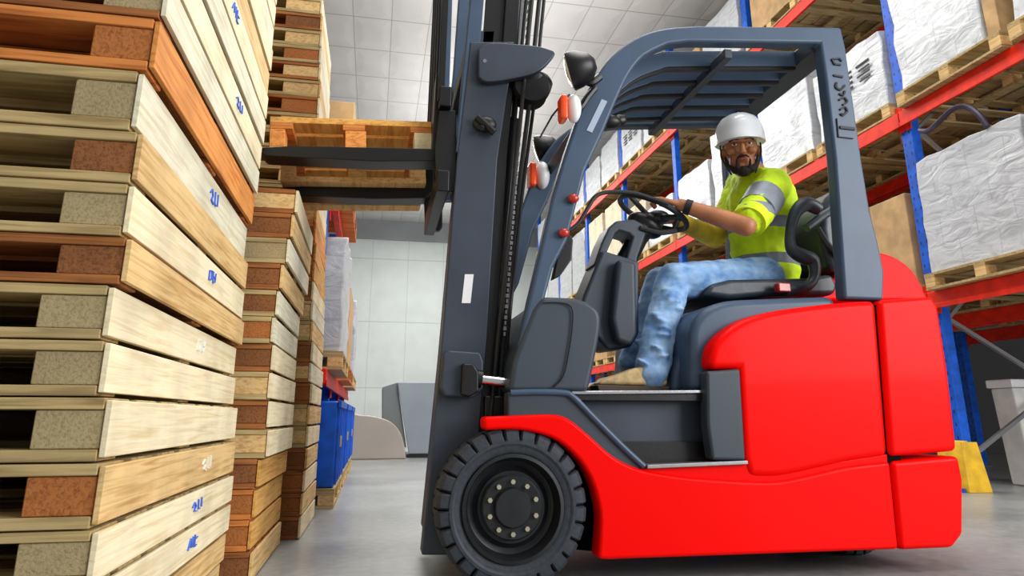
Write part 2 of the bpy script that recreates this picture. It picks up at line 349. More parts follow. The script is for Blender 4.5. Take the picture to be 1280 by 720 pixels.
def make_pallet(LX, LY, h, stringer_w=.115, side=True, boards=7, name='wooden_pallet'):
    """origin: bottom centre.  side=True: solid stringers run along Y"""
    r = empty(name, (0, 0, 0), 'wooden pallet', 'pallet')
    t = .019; d = MB()
    if side:
        n = boards; w = LY / (n + (n - 1) * .35)
        for i in range(n):
            y = -LY / 2 + i * w * 1.35; d.box(-LX / 2, y, h - t, LX / 2 - .002, y + w, h)
        obj('top_deck', d, W['deckg'], r, bevel=.002, seg=1)
        for x in (LX / 2 - stringer_w, -stringer_w / 2, -LX / 2):
            obj('stringer', MB().box(x, -LY / 2 + .004, t, x + stringer_w, LY / 2 - .004, h - t), W['chip'], r, bevel=.003, seg=1)
        o = MB(); bw = .1
        for y in (-LY / 2, -bw / 2, LY / 2 - bw): o.box(-LX / 2, y, 0, LX / 2 - .002, y + bw, t)
        obj('bottom_deck', o, W['deckg'], r, bevel=.002, seg=1)
        # side face board
        obj('side_board', MB().box(LX / 2 + .0005, -LY / 2, .006, LX / 2 + .0125, LY / 2, h - .004), W['cream'], r, bevel=.002, seg=1)
    else:      # block pallet
        n = boards; w = LX / (n + (n - 1) * .3)
        for i in range(n):
            x = -LX / 2 + i * w * 1.3; d.box(x, -LY / 2, h - t, x + w, LY / 2, h)
        for y in (-LY / 2, -.05, LY / 2 - .1): d.box(-LX / 2, y, h - 2 * t, LX / 2, y + .1, h - t)
        obj('top_deck', d, W['deckg'], r, flat=True)
        for x in (-LX / 2, -.05, LX / 2 - .1):
            for y in (-LY / 2, -.05, LY / 2 - .1):
                obj('block', MB().box(x, y, t, x + .1, y + .1, h - 2 * t), W['tan'], r, bevel=.003, seg=1)
        o = MB()
        for x in (-LX / 2, -.05, LX / 2 - .1): o.box(x, -LY / 2, 0, x + .1, LY / 2, t)
        for y in (-LY / 2, LY / 2 - .1): o.box(-LX / 2 + .1, y, 0, -.05, y + .1, t); o.box(.05, y, 0, LX / 2 - .1, y + .1, t)
        obj('bottom_deck', o, W['deckg'], r, flat=True)
    return r
def setm(o, m):
    for s in o.material_slots: s.link = 'OBJECT'; s.material = m
def colour(p, face, block, deck):
    for c in p.children:
        k = c.name.split('.')[0]
        if k in ('side_board',): setm(c, W[face])
        elif k in ('stringer', 'block'): setm(c, W[block])
        elif k in ('top_deck', 'bottom_deck'): setm(c, W[deck])
CN = {'cream': 'cream', 'pale': 'pale greenish-cream', 'tan': 'tan', 'gold': 'golden', 'orange': 'orange-brown'}
BN = {'chip': 'grey-brown chip blocks', 'brown': 'dark brown blocks', 'rust': 'rust-orange blocks', 'tan': 'tan blocks'}
ORD = ['bottom', 'second', 'third', 'fourth', 'fifth', 'sixth', 'seventh', 'eighth', 'ninth', 'tenth', 'eleventh', 'twelfth', 'thirteenth', 'fourteenth', 'fifteenth', 'sixteenth', 'seventeenth', 'eighteenth', 'nineteenth', 'twentieth', 'twenty-first', 'twenty-second', 'twenty-third', 'twenty-fourth', 'twenty-fifth', 'twenty-sixth', 'twenty-seventh', 'twenty-eighth']

def stack(proto, LX, LY, h, xf, y0, rows, nm, group, zg=.0035, zs=None):
    z = 0
    for i, row in enumerate(rows):
        face, blk, deck, dx, rot = row[:5]
        if zs: z = zs[i]
        p = dup(proto); p.location = (xf - LX / 2 + dx, y0 + LY / 2 + (row[6] if len(row) > 6 else 0), z); p.rotation_euler.z = math.radians(rot)
        colour(p, face, blk, deck); z += h + zg
        if zs: p.scale.z = (zs[i + 1] - zs[i] - .003) / h
        tag(p, f'{CN[face]} wooden pallet, {ORD[i]} up from the floor in the {nm}', 'pallet', group)
        if len(row) > 5 and row[5]:
            k, yy, mm = row[5]; mk = marks(None, k, LX / 2 + .0125, yy - LY / 2, h * .55, mm); mk.parent = p
    return z
# nearest stack: rows read from the floor up: face colour, block colour, deck, shift towards the aisle, turn
h1 = .1035
LX1, LY1 = 1.05, 1.22
P1 = make_pallet(LX1, LY1, h1 - .0035)
zs1 = [0, .0925, .185, .2775, .37, .482, .597, .70, .805, .90, 1.009, 1.12, 1.255, 1.38, 1.48, 1.585, 1.69, 1.795, 1.9, 2.0, 2.1, 2.2, 2.3]
rows1 = [('tan', 'chip', 'deckg', .0, 0), ('tan', 'chip', 'deckg', .01, 0), ('cream', 'chip', 'deckg', .016, 0, ('c', .66, BINK)),
  ('cream', 'chip', 'deckg', .016, 0, ('a', .66, BINK)), ('tan', 'rust', 'deckg', .012, 0, ('a', .74, WCHALK)), ('cream', 'chip', 'deckg', .007, 0),
  ('cream', 'chip', 'deckg', -.010, 0), ('cream', 'chip', 'deckg', -.018, 0, ('b', .66, WCHALK)), ('tan', 'brown', 'deckb', .0, 0),
  ('cream', 'chip', 'deckg', -.010, 0, ('b', .66, BINK)), ('tan', 'brown', 'deckg', -.008, 0), ('pale', 'chip', 'deckg', -.024, 0, ('a', .62, BINK)),
  ('orange', 'rust', 'decko', -.008, 0), ('pale', 'chip', 'deckb', .0, 0), ('cream', 'brown', 'deckb', .0, 0, ('a', .7, BINK)), ('pale', 'rust', 'deckb', .005, 0),
  ('cream', 'chip', 'deckg', .005, 0, ('c', .5, BINK)), ('tan', 'chip', 'deckg', .0, 0), ('cream', 'chip', 'deckg', .005, 0), ('pale', 'chip', 'deckg', .0, 0), ('cream', 'chip', 'deckg', .0, 0), ('cream', 'chip', 'deckg', .0, 0)]
stack(P1, LX1, LY1, h1 - .0035, -.486, 1.40, rows1, 'nearest stack at the left', 'pallets of the nearest stack', zs=zs1)
LX2, LY2 = 1.2, .76
P2 = make_pallet(LX2, LY2, h1 - .002, stringer_w=.19, boards=5)
pal2 = [('tan', 'brown', 'deckb'), ('gold', 'rust', 'decko'), ('gold', 'rust', 'decko'), ('gold', 'brown', 'deckb'), ('cream', 'tan', 'deckg'), ('cream', 'brown', 'deckb'), ('cream', 'tan', 'deckg'), ('cream', 'brown', 'deckb'),
        ('pale', 'rust', 'deckg'), ('pale', 'brown', 'deckg'), ('tan', 'brown', 'deckb'), ('pale', 'chip', 'deckg'), ('tan', 'brown', 'deckb'), ('cream', 'tan', 'deckb'), ('pale', 'brown', 'deckb'),
        ('cream', 'tan', 'deckb'), ('tan', 'tan', 'deckb'), ('pale', 'rust', 'deckg'), ('tan', 'tan', 'deckg'), ('pale', 'tan', 'deckg'), ('cream', 'tan', 'deckg'), ('tan', 'tan', 'deckg'), ('cream', 'chip', 'deckg')]
lean = [.0, -.01, -.01, 0, .02, .015, .012, .01, .005, .01, .02, .035, .04, .045, .05, .055, .06, .065, .07, .075, .075, .08, .08]
stack(P2, LX2, LY2, h1 - .002, -.385, 2.72, [(a, b, c, lean[i] - .01, random.uniform(-.6, .6)) for i, (a, b, c) in enumerate(pal2[:14])], 'second stack from the left', 'pallets of the second stack', .002)
pal3 = [('cream', 'brown', 'deckb'), ('tan', 'rust', 'deckb'), ('cream', 'rust', 'deckb'), ('tan', 'brown', 'deckb'), ('cream', 'tan', 'deckg'), ('tan', 'tan', 'deckg'), ('cream', 'rust', 'deckb'), ('pale', 'tan', 'deckb'), ('cream', 'brown', 'deckb'),
        ('tan', 'tan', 'deckg'), ('pale', 'tan', 'deckg'), ('cream', 'brown', 'deckb'), ('gold', 'rust', 'decko'), ('gold', 'rust', 'decko'), ('orange', 'rust', 'decko'), ('gold', 'tan', 'decko'), ('cream', 'tan', 'deckg'), ('pale', 'tan', 'deckg'), ('cream', 'rust', 'deckg'), ('pale', 'tan', 'deckg'), ('cream', 'tan', 'deckg'), ('cream', 'rust', 'deckb'), ('tan', 'tan', 'deckg'), ('cream', 'tan', 'deckb'), ('pale', 'rust', 'deckg'), ('cream', 'tan', 'deckg'), ('tan', 'brown', 'deckb'), ('cream', 'tan', 'deckg')]
stack(P2, LX2, LY2, h1 - .002, -.315, 3.6, [(a, b, c, (-.0045 * max(0, i - 6)), random.uniform(-.6, .6)) for i, (a, b, c) in enumerate(pal3)], 'third stack from the left', 'pallets of the third stack', .002)
for pr in (P1, P2):
    for c in list(pr.children): bpy.data.objects.remove(c)
    bpy.data.objects.remove(pr)

# ---- generic loads
def carton(name, x0, y0, z0, x1, y1, z1, m, label, cat='box', group=None, tape=True):
    r = empty(name, ((x0 + x1) / 2, (y0 + y1) / 2, z0), label, cat, group)
    b = MB().box(x0, y0, z0, x1, y1, z1)
    obj('carton_body', b, m, r, bevel=.012, seg=2)
    if tape:
        obj('packing_tape', MB().box(x0 - .002, (y0 + y1) / 2 - .03, z1 - .15, x0 + .002, (y0 + y1) / 2 + .03, z1 + .001), mat_tape, r, flat=True)
    return r
mat_tape = mat('brown_tape', (168, 128, 82), .4)
def wrapped(x0, y0, z0, x1, y1, z1, m, label, group=None, prints=False, seed=0):
    rnd = random.Random(seed); r = empty('wrapped_load', ((x0 + x1) / 2, (y0 + y1) / 2, z0), label, 'wrapped goods', group)
    b = MB(); nx, ny, nz = 6, 6, 8
    bm = b.bm; bmesh.ops.create_cube(bm, size=1); bmesh.ops.subdivide_edges(bm, edges=bm.edges, cuts=6, use_grid_fill=True)
    for v in bm.verts:
        j = .012
        v.co = Vector((x0 + (v.co.x + .5) * (x1 - x0) + rnd.uniform(-j, j), y0 + (v.co.y + .5) * (y1 - y0) + rnd.uniform(-j, j), z0 + (v.co.z + .5) * (z1 - z0) + (rnd.uniform(-j, j) if v.co.z > -.45 else 0)))
    o = obj('stretch_film', b, m, r, sharp=50)
    md = o.modifiers.new('b', 'BEVEL'); md.width = .01; md.segments = 2
    if prints:
        pb = MB()
        for k in range(3):
            yy = y0 + (y1 - y0) * (.25 + .25 * k); zz = z0 + (z1 - z0) * .7
            for q in range(4): pb.box(x0 - .018, yy - .09, zz - q * .055, x0 - .012, yy + .09 - .03 * (q % 2), zz - q * .055 + .018)
        obj('printed_label', pb, INK, r, flat=True, label='dark printed lines on the carton side')
    return r

# ================================================================== RIGHT RACK
XF, XB = 4.59, 5.69
PY = [2.48, 4.83, 7.18, 9.53, 11.88, 14.23, 16.58, 18.93]
LV = [1.56, 3.20, 5.08]
LW = ['lowest', 'middle', 'top']
BAYN = ['right-edge bay', 'first bay past blue upright', 'second bay past it', 'third bay past it', 'fourth bay past it', 'fifth bay past it', 'farthest bay']
BAYN = ['right-edge bay', 'bay behind forklift', 'second bay beyond forklift', 'third bay beyond forklift', 'fourth bay beyond forklift', 'fifth bay beyond forklift', 'farthest bay']
def upright(name, X, Y, zt, label, group, guard=False, s=.12):
    r = empty(name, (X, Y, 0), label, 'rack post', group)
    b = MB().box(X - .045, Y - s / 2, 0, X + .045, Y + s / 2, zt)
    obj('post', b, RBLUE, r, bevel=.008)
    obj('foot_plate', MB().box(X - .05, Y - .1, 0, X + .05, Y + .1, .012), STEEL, r, flat=True)
    return r
def frame_brace(Y, label):
    r = empty('frame_bracing', ((XF + XB) / 2, Y, .3), label, 'rack bracing')
    zs = [.25, .8, 1.35, 2.2, 3.05, 3.9, 4.75]
    for i in range(len(zs) - 1):
        a, b_ = ((XF + .066, XB - .066) if i % 2 == 0 else (XB - .066, XF + .066))
        obj('brace', MB().bar((a, Y, zs[i]), (b_, Y, zs[i + 1]), .03, .03, (0, 1, 0)), STEEL, r, flat=True)
    return r
def beam(X, Ya, Yb, z, label, group, hh=.13, s=None):
    r = empty('rack_beam', (X, (Ya + Yb) / 2, z), label, 'rack beam', group); r['kind'] = 'thing'
    s = s or (-1 if X in (XF, 5.95) else 1)
    b = MB(); b.box(X + s * .059, Ya + .004, z - hh, X + s * .1, Yb - .004, z)
    obj('beam_rail', b, RRED, r, bevel=.008)
    l = MB(); l.box(X + s * .1, Ya + .004, z - hh - .012, X + s * .108, Yb - .004, z - hh + .028)
    obj('beam_lip', l, RRED, r, bevel=.004)
    for y in (Ya, Yb):
        d = .062 if y == Ya else -.062
        obj('end_connector', MB().box(X + s * .0465, y + (.002 if d > 0 else -.075), z - hh - .05, X + s * .059, y + (.075 if d > 0 else -.002), z + .07), RRED, r, bevel=.004)
    return r
for i, y in enumerate(PY):
    nm = 'right of the forklift with yellow foot guard' if i == 1 else ('at the near end of the nearest bay' if i == 0 else f'number {ORD[i - 1]} down the aisle past the forklift')
    nmf = nm.replace('number ', '').replace('bottom', 'first')
    upright('rack_post', XF, y, 6.6, f'blue front rack upright {nmf}', 'front rack uprights')
    upright('rack_post', XB, y, 6.6, f'blue rear rack upright {nmf}', 'rear rack uprights')
    if i <= 2: frame_brace(y, f'grey zigzag bracing between the uprights {nmf}')
for i in range(len(PY) - 1):
    for k, z in enumerate(LV):
        beam(XF, PY[i], PY[i + 1], z, f'red front beam at the {LW[k]} level, {BAYN[i]}', 'front rack beams')
        beam(XB, PY[i], PY[i + 1], z, f'dark red rear beam at the {LW[k]} level, {BAYN[i]}', 'rear rack beams')
g = empty('post_guard', (XF, PY[1], 0), 'yellow steel guard around the foot of the blue upright right of the forklift', 'post guard')
obj('guard_plate', MB().prism([(XF - .115, .0), (XF - .115, .30), (XF - .09, .38), (XF - .06, .38), (XF - .06, 0)], PY[1] - .13, PY[1] + .13), YEL, g, bevel=.006)
for s_ in (-1, 1):
    obj('guard_side', MB().prism([(XF - .11, 0), (XF - .11, .37), (XF + .03, .37), (XF + .10, 0)], PY[1] + s_ * .115 - .008, PY[1] + s_ * .115 + .008), YEL, g, bevel=.003)
for dy in (-.09, .09): obj('anchor_bolt', MB().cone((XF - .13, PY[1] + dy, 0), (XF - .13, PY[1] + dy, .03), .014, seg=8), RBLUE, g)

PR = make_pallet(1.32, 1.06, .135, side=False, boards=7)
loads = {   # (bay, level, slot): kind, height
 (0, 0, 1): ('wrap', .98, 'white shrink-wrapped carton load'), (0, 0, 0): ('wrap', 1.0, 'white film-wrapped load'),
 (0, 1, 1): ('wrapc', 1.15, 'tall white wrapped load with a bare cardboard side'), (0, 1, 0): ('wrap', 1.2, 'white wrapped load cut by the picture edge'),
 (0, 2, 0): ('card', .9, 'cardboard load'), (0, 2, 1): ('wrapg', .9, 'grey wrapped load'),
 (1, 0, 0): ('card', .80, 'brown cardboard box with darker side'), (1, 0, 1): ('card', .7, 'cardboard box'),
 (1, 1, 0): ('prints', .78, 'white wrapped cartons with dark printing'), (1, 1, 1): ('wrap', 1.12, 'white wrapped load seen through the cab'),
 (1, 2, 0): ('card', .75, 'cardboard load'), (1, 2, 1): ('card', .85, 'cardboard load with a folded flap'),
 (2, 0, 0): ('wrap', .75, 'white wrapped load'), (2, 0, 1): ('wrap', .5, 'low white wrapped load'),
 (2, 1, 0): ('wrap', 1.08, 'white wrapped load behind the helmet'), (2, 1, 1): ('wrap', .8, 'bulging white wrapped load'),
 (2, 2, 0): ('wrap', .9, 'white wrapped load'), (2, 2, 1): ('card', .8, 'cardboard load'),
 (3, 0, 0): ('card', .5, 'low cardboard box'), (3, 0, 1): ('dark', .6, 'dark cardboard box'),
 (3, 1, 0): ('wrap', .7, 'white wrapped load'), (3, 1, 1): ('beige', 1.0, 'beige boxed load'),
 (3, 2, 0): ('wrap', .8, 'white wrapped load'), (3, 2, 1): ('prints', .8, 'white wrapped cartons with dark printing'),
 (4, 0, 0): ('dark', .6, 'dark cardboard box'), (4, 0, 1): ('card', .7, 'cardboard box'),
 (4, 1, 0): ('beige', 1.4, 'large beige boxed load'), (4, 1, 1): ('beige', 1.4, 'pale beige boxed load'),
 (4, 2, 0): ('wrap', .9, 'white wrapped load'), (4, 2, 1): ('wrap', .8, 'low white wrapped load'),
 (5, 0, 0): ('card', .7, 'cardboard box'), (5, 0, 1): ('wrapg', .7, 'grey wrapped load'),
 (5, 1, 0): ('wrapg', 1.4, 'grey wrapped load'), (5, 1, 1): ('wrapg', 1.4, 'tall grey wrapped load'),
 (5, 2, 0): ('wrap', .9, 'white wrapped load'), (5, 2, 1): ('card', .8, 'cardboard load'),
 (6, 0, 0): ('card', .7, 'cardboard box'), (6, 1, 0): ('wrapg', 1.4, 'grey wrapped load'), (6, 1, 1): ('wrap', 1.3, 'white wrapped load'), (6, 2, 0): ('wrap', .9, 'white wrapped load'), (6, 2, 1): ('wrap', .8, 'low white wrapped load'),
}
n_ = 0
for (b_, k, s_), (kind, hh, desc) in loads.items():
    n_ += 1
    yc = PY[b_] + .62 + s_ * 1.12; z = LV[k]; where = f', {LW[k]} level, {"far" if s_ else "near"} half, {BAYN[b_]}'
    xo = -.06 if b_ == 0 else 0
    p = dup(PR); p.location = (XF + .55 + xo, yc, z + .001); p.rotation_euler.z = math.radians(random.uniform(-.6, .6))
    tag(p, f'wooden block pallet{where}', 'pallet', 'block pallets on the right rack')
    x0, x1, y0, y1, z0 = XF - .06 + xo, XF + 1.04 + xo, yc - .5, yc + .5, z + .1375
    lab = f'{desc}{where}'
    if kind in ('wrap', 'wrapg', 'prints'): wrapped(x0, y0, z0, x1, y1, z0 + hh, WRAPG if kind == 'wrapg' else WRAP, lab, 'wrapped loads on the right rack', kind == 'prints', n_)
    elif kind == 'wrapc':
        w = wrapped(x0, y0 + .14, z0, x1, y1, z0 + hh, WRAP, lab, 'wrapped loads on the right rack', False, n_)
        obj('cardboard_side', MB().box(x0 + .02, y0 + .02, z0, x1 - .05, y0 + .13, z0 + hh), CARD, w, bevel=.006, label='bare cardboard sheet on the near side')
    else: carton('cardboard_box', x0 + .03, y0 + .03, z0, x1 - .1, y1 - .03, z0 + hh, {'card': CARD, 'dark': CARDD, 'beige': CARDB}[kind], lab, 'box', 'cardboard loads on the right rack')
# spare pallets lying on the second row behind
for c in list(PR.children): pass
# second rack row, back to back, mostly in shadow
for i, y in enumerate(PY[:5]):
    for X in (5.95, 7.05): upright('rack_post', X, y, 6.6, f'dark blue upright, rear rack row, {("nearer" if X < 6.5 else "farther")} line, {ORD[i].replace("bottom", "first")} from the right', 'uprights of the rack row behind')
for i in range(4):
    for k, z in enumerate(LV):
        for X in (5.95, 7.05):
            beam(X, PY[i], PY[i + 1], z, f'red {"near" if X < 6.5 else "far"} beam, rear rack row, {LW[k]} level, {BAYN[i]}', 'beams of the rack row behind')
        for s_ in (0, 1):
            yc = PY[i] + .62 + s_ * 1.12
            p = dup(PR); p.location = (6.5, yc, z + .001); tag(p, f'wooden pallet, rear rack row, {LW[k]} level, {"far" if s_ else "near"} half, {BAYN[i]}', 'pallet', 'pallets on the rack row behind')
            carton('cardboard_box', 6.0, yc - .48, z + .1375, 6.98, yc + .48, z + .95, CARDD if (i + k + s_) % 2 else CARD, f'{"dark" if (i + k + s_) % 2 else "brown"} box, rear rack row, {LW[k]} level, {"far" if s_ else "near"} half, {BAYN[i]}', 'box', 'boxes on the rack row behind', False)
for c in list(PR.children): bpy.data.objects.remove(c)
bpy.data.objects.remove(PR)
# looping cable under the middle beam
r = empty('power_cable', (XF - .02, 4.5, 2.9), 'dark looped cable bulging above the white wrapped load, right of the blue upright', 'cable')
obj('cable', MB().tube(crv([at(1150, 163, 4.60), at(1160, 163, 4.5), at(1172, 154, 4.35), at(1190, 137, 4.2), at(1207, 133, 4.1), at(1222, 142, 4.02), at(1234, 158, 3.98)], 6), .022, 8), mat('cable_dark_violet', (48, 38, 62), .4), r)
# white bin at the far right edge
q = at(1258, 480, 4.62)
r = empty('storage_bin', (5.57, 5.06, 0), 'white plastic bin standing on the floor at the right picture edge', 'bin')
BX = 5.3
obj('bin_body', MB().prism([(BX + .05, 0), (BX + .5, 0), (BX + .55, .8), (BX, .8)], 4.95, 5.17), mat('bin_white', (225, 226, 220), .5, var=.05, scale=6), r, bevel=.02)
obj('bin_rim', MB().box(BX - .02, 4.93, .8, BX + .57, 5.19, .87), WHITE, r, bevel=.012)
obj('bin_label', MB().box(BX + .06, 4.944, .42, BX + .14, 4.952, .56), mat('label_green', (120, 150, 130), .6), r, flat=True)

# ================================================================== LEFT RACK beyond the stacks
XQ = -.2
LBY = [4.55, 5.95, 7.35, 8.75]
LXc = XQ - .52
for i, y in enumerate(LBY):
    r = upright('rack_post', XQ - .2, y, 2.1, f'blue upright of the left rack, {["nearest", "second", "third", "farthest"][i]} along the aisle', 'uprights of the left rack', s=.1)
for i in range(3):
    for k, z in enumerate((.86, 2.0)[:2 if i == 0 else 1]):
        beam(XQ - .2, LBY[i], LBY[i + 1], z, f'orange-red beam of the left rack, {LW[k]} level, {["near", "middle", "far"][i]} bay', 'beams of the left rack', .1, 1)
        beam(XQ - 1.05, LBY[i], LBY[i + 1], z, f'orange-red rear beam of the left rack, {LW[k]} level, {["near", "middle", "far"][i]} bay', 'rear beams of the left rack', .1, -1)
for i, y in enumerate(LBY): upright('rack_post', XQ - 1.05, y, 3.0 if i < 2 else 2.1, f'blue rear upright of the left rack, {["nearest", "second", "third", "farthest"][i]} along the aisle', 'rear uprights of the left rack', s=.1)
PL = make_pallet(1.14, 1.1, .12, side=False, boards=7)
for i in range(3):
    yc = (LBY[i] + LBY[i + 1]) / 2; bn = ["near", "middle", "far"][i]
    p = dup(PL); p.location = (LXc - .06, yc, 0); colour(p, 'tan', 'tan', 'deckg'); tag(p, f'wooden pallet on the floor under the blue crate, {bn} bay of the left rack', 'pallet', 'floor pallets under the left rack')
    r = empty('plastic_crate', (LXc, yc, .12), f'big blue plastic crate on a pallet, {bn} bay of the left rack', 'crate', 'blue crates of the left rack')
    b = MB().box(LXc - .45, yc - .52, .1205, LXc + .5, yc + .52, .66)
    obj('crate_body', b, BLUEC, r, bevel=.015)
    rb = MB()
    for q in range(6): rb.box(LXc + .5, yc - .5 + q * .196, .14, LXc + .515, yc - .47 + q * .196, .62)
    rb.box(LXc + .5, yc - .53, .62, LXc + .52, yc + .53, .665)
    obj('crate_ribs', rb, BLUEC, r, bevel=.003)
    obj('crate_label', MB().box(LXc + .502, yc - .18, .36, LXc + .518, yc - .1, .43), YEL, r, flat=True, label='small yellow label')
    for k, z in enumerate((.86, 2.0)[:2 if i == 0 else 1]):
        p = dup(PL); p.location = (LXc - .06, yc, z + .001); colour(p, 'tan', ('tan', 'rust')[(i + k) % 2], ('deckg', 'decko')[(i + k) % 2]); tag(p, f'wooden pallet on the {LW[k]} beam, {bn} bay of the left rack', 'pallet', 'pallets on the left rack')
        kind = (i + k) % 3; lab = f'on the {LW[k]} level, {bn} bay of the left rack'
        z0 = z + .1225
        if kind != 1: wrapped(LXc - .44, yc - .5, z0, LXc + .49, yc + .5, z0 + (.85 if k else .8), WRAP, 'white wrapped load ' + lab, 'wrapped loads of the left rack', True, 100 + i * 3 + k)
        else: carton('cardboard_box', LXc - .44, yc - .48, z0, LXc + .48, yc + .48, z0 + .7, CARD, 'brown cardboard box ' + lab, 'box', 'boxes of the left rack')
for c in list(PL.children): bpy.data.objects.remove(c)
bpy.data.objects.remove(PL)

# ================================================================== far end things
a = at(508, 572, 10.2)
r = empty('grey_cabinet', (a.x + .3, 10.5, 0), 'grey leaning cabinet standing at the end of the aisle beside the mast', 'cabinet')
lf = poly([(511, 569), (497, 478), (575, 478), (575, 569)], 10.2); lf = [(x, max(z, .05)) for x, z in lf]
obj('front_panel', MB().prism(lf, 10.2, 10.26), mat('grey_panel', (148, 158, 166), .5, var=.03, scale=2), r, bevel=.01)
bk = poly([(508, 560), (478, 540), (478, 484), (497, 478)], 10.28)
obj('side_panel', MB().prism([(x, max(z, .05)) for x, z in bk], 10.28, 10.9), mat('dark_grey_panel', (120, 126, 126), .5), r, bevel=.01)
obj('base_strip', MB().box(a.x, 10.18, 0, a.x + 1., 10.9, .05), BLACK, r, flat=True)
bar_pts = poly(c2([(436, 577), (436, 522), (452, 519), (475, 522), (492, 530), (503, 547), (508, 577)], 4), 9.9)
r = tag(obj('floor_barrier', MB().prism([(x, max(z, 0)) for x, z in bar_pts], 9.9, 10.1), mat('tan_barrier', (176, 168, 156), .4, var=.03, scale=1.5, coat=.2), None, bevel=.02), 'low tan rounded barrier at the end of the aisle', 'barrier')

# ================================================================== FORKLIFT
YN, YF_ = 2.41, 3.45; YM = (YN + YF_) / 2
fk = empty('forklift', (1.25, YM, 0), 'red and slate-grey counterbalance forklift with raised forks, seen from its left side', 'forklift')
def P(pts, Y=YN): return poly(pts, Y)
def part(name, pts, y0, y1, m, bevel=.012, Y=YN, par=None, **k):
    return obj(name, MB().prism(P(pts, Y), y0, y1), m, par or fk, bevel=bevel, **k)
arch = c2([(605, 538), (640, 537), (670, 541), (699, 552), (725, 576), (741, 604), (750, 640), (750, 670), (748, 699)], 3)
topc = c2([(604, 521), (650, 519), (690, 518), (712, 524), (738, 545), (760, 565), (778, 577), (800, 586), (830, 592), (870, 597), (932, 601), (975, 601), (1020, 592), (1060, 583), (1113, 577)], 3)
skirt = topc + [(1124, 687)] + [(760, 700)] + arch[::-1]
for nm, y0, y1 in (('side_skirt', YN, YN + .09), ('side_skirt', YF_ - .09, YF_)):
    part(nm, skirt, y0, y1, RED, .014, seg=3)
for y0, y1 in ((YN + .012, YN + .1), (YF_ - .1, YF_ - .012)):
    part('sill_cover', [(803, 586), (934, 579.5), (1000, 585), (1112, 568), (1113, 600), (990, 615), (830, 606)], y0, y1, RED, .004)
# upper red covers
cover = [(887, 462), (888, 446)] + c2([(891, 433), (903, 417), (930, 399), (969, 388), (1020, 381), (1060, 377), (1096, 375)], 3) + [(1112, 571)] + c2([(1058, 579), (1020, 588), (975, 597), (937, 597)], 3) + [(930, 570), (923, 462)]
part('battery_cover', cover, YN, YF_, RED, .03, seg=4)
cw = [(1099, 375), (1166, 370), (1174, 384), (1186, 460), (1198, 564), (1114, 571)]
part('counterweight', cw, YN, YF_, RED, .022, seg=4)
cwl = [(1116, 577), (1199, 570), (1205, 600), (1205, 668), (1192, 685), (1127, 688)]
part('lower_counterweight', cwl, YN, YF_, RED, .018, seg=4)
part('rear_dome', c2([(1020, 375), (1045, 345), (1085, 318), (1110, 318), (1135, 332), (1150, 352), (1160, 375)], 4), YN + .33, YF_ - .33, RED, .03, Y=YN + .33, seg=4)
# dark chassis core between the skirts
part('chassis', [(604, 536), (758, 536), (800, 610), (1110, 610), (1112, 694), (760, 703), (600, 690)], YN + .2, YF_ - .2, MATTE, .01)
part('chassis_seam', [(1090, 380), (1122, 380), (1136, 680), (1110, 680)], YN + .02, YF_ - .02, MATTE, .0)
# seat hood
hood = [(868, 491), (868, 415)] + c2([(872, 400), (887, 384), (915, 374), (960, 371), (1050, 368)], 3) + [(1060, 400), (925, 491)]
part('seat_hood', hood, YN + .07, YF_ - .07, SLATE, .035, Y=YN + .04, seg=4)
part('hood_nose', [(838, 491)] + c2([(840, 468), (852, 430), (864, 404), (880, 390), (900, 384)], 3) + [(930, 400), (930, 491)], 2.58, 2.93, SLATE, .05, Y=2.6, seg=5)
part('hood_side_panel', [(883, 464), (925, 461), (932, 576), (890, 575), (884, 530)], YN - .004, YN + .06, SLATED, .012, seg=3)
# front cowl (dashboard body)
part('front_cowl', [(637, 490), (643, 450), (655, 418), (668, 385), (680, 369), (722, 371)] + c2([(738, 376), (750, 386), (754, 402), (750, 432), (738, 490)], 3), YN + .02, YF_ - .02, SLATED, .02, seg=3)
cl = [at(u, v, YN + .012) for u, v in c2([(680, 378), (700, 378), (714, 384), (716, 402), (711, 440), (704, 470), (692, 484)], 3)]
obj('cowl_panel_groove', MB().tube(cl, .003, 6), BLACK, fk)
for nm, y0, y1 in (('sill_panel', YN + .015, YN + .10), ('sill_panel', YF_ - .10, YF_ - .015)):
    part(nm, [(636, 490), (700, 488), (716, 496), (760, 540), (806, 586), (830, 592), (830, 605), (778, 590), (738, 560), (712, 535), (636, 532)], y0, y1, SLATED, .008)
obj('sill_tube', MB().tube(crv([at(u, v, YN + .01) for u, v in [(638, 491), (672, 490), (703, 491), (716, 496), (745, 525), (780, 560), (805, 583)]], 6), .011, 10), SLATE, fk)
# step well
part('step_board', [(716, 492), (906, 492), (910, 590), (780, 590)], YN + .10, YN + .14, MASTM, .004)
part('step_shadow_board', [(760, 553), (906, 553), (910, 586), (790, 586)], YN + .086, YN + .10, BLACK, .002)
obj('floor_plate', MB().box(at(716, 490, YN).x, YN + .04, at(716, 490, YN).z - .03, at(886, 490, YN).x, YF_ - .04, at(716, 490, YN).z), BLACK, fk, bevel=.004)
obj('floor_edge_strip', MB().bar(at(714, 491, YN + .035), at(883, 489.5, YN + .035), .012, .012), CHROME, fk, bevel=.003)
obj('step_edge_strip', MB().bar(at(806, 583, YN + .02), at(931, 577.5, YN + .02), .05, .014), STEEL, fk, bevel=.003)
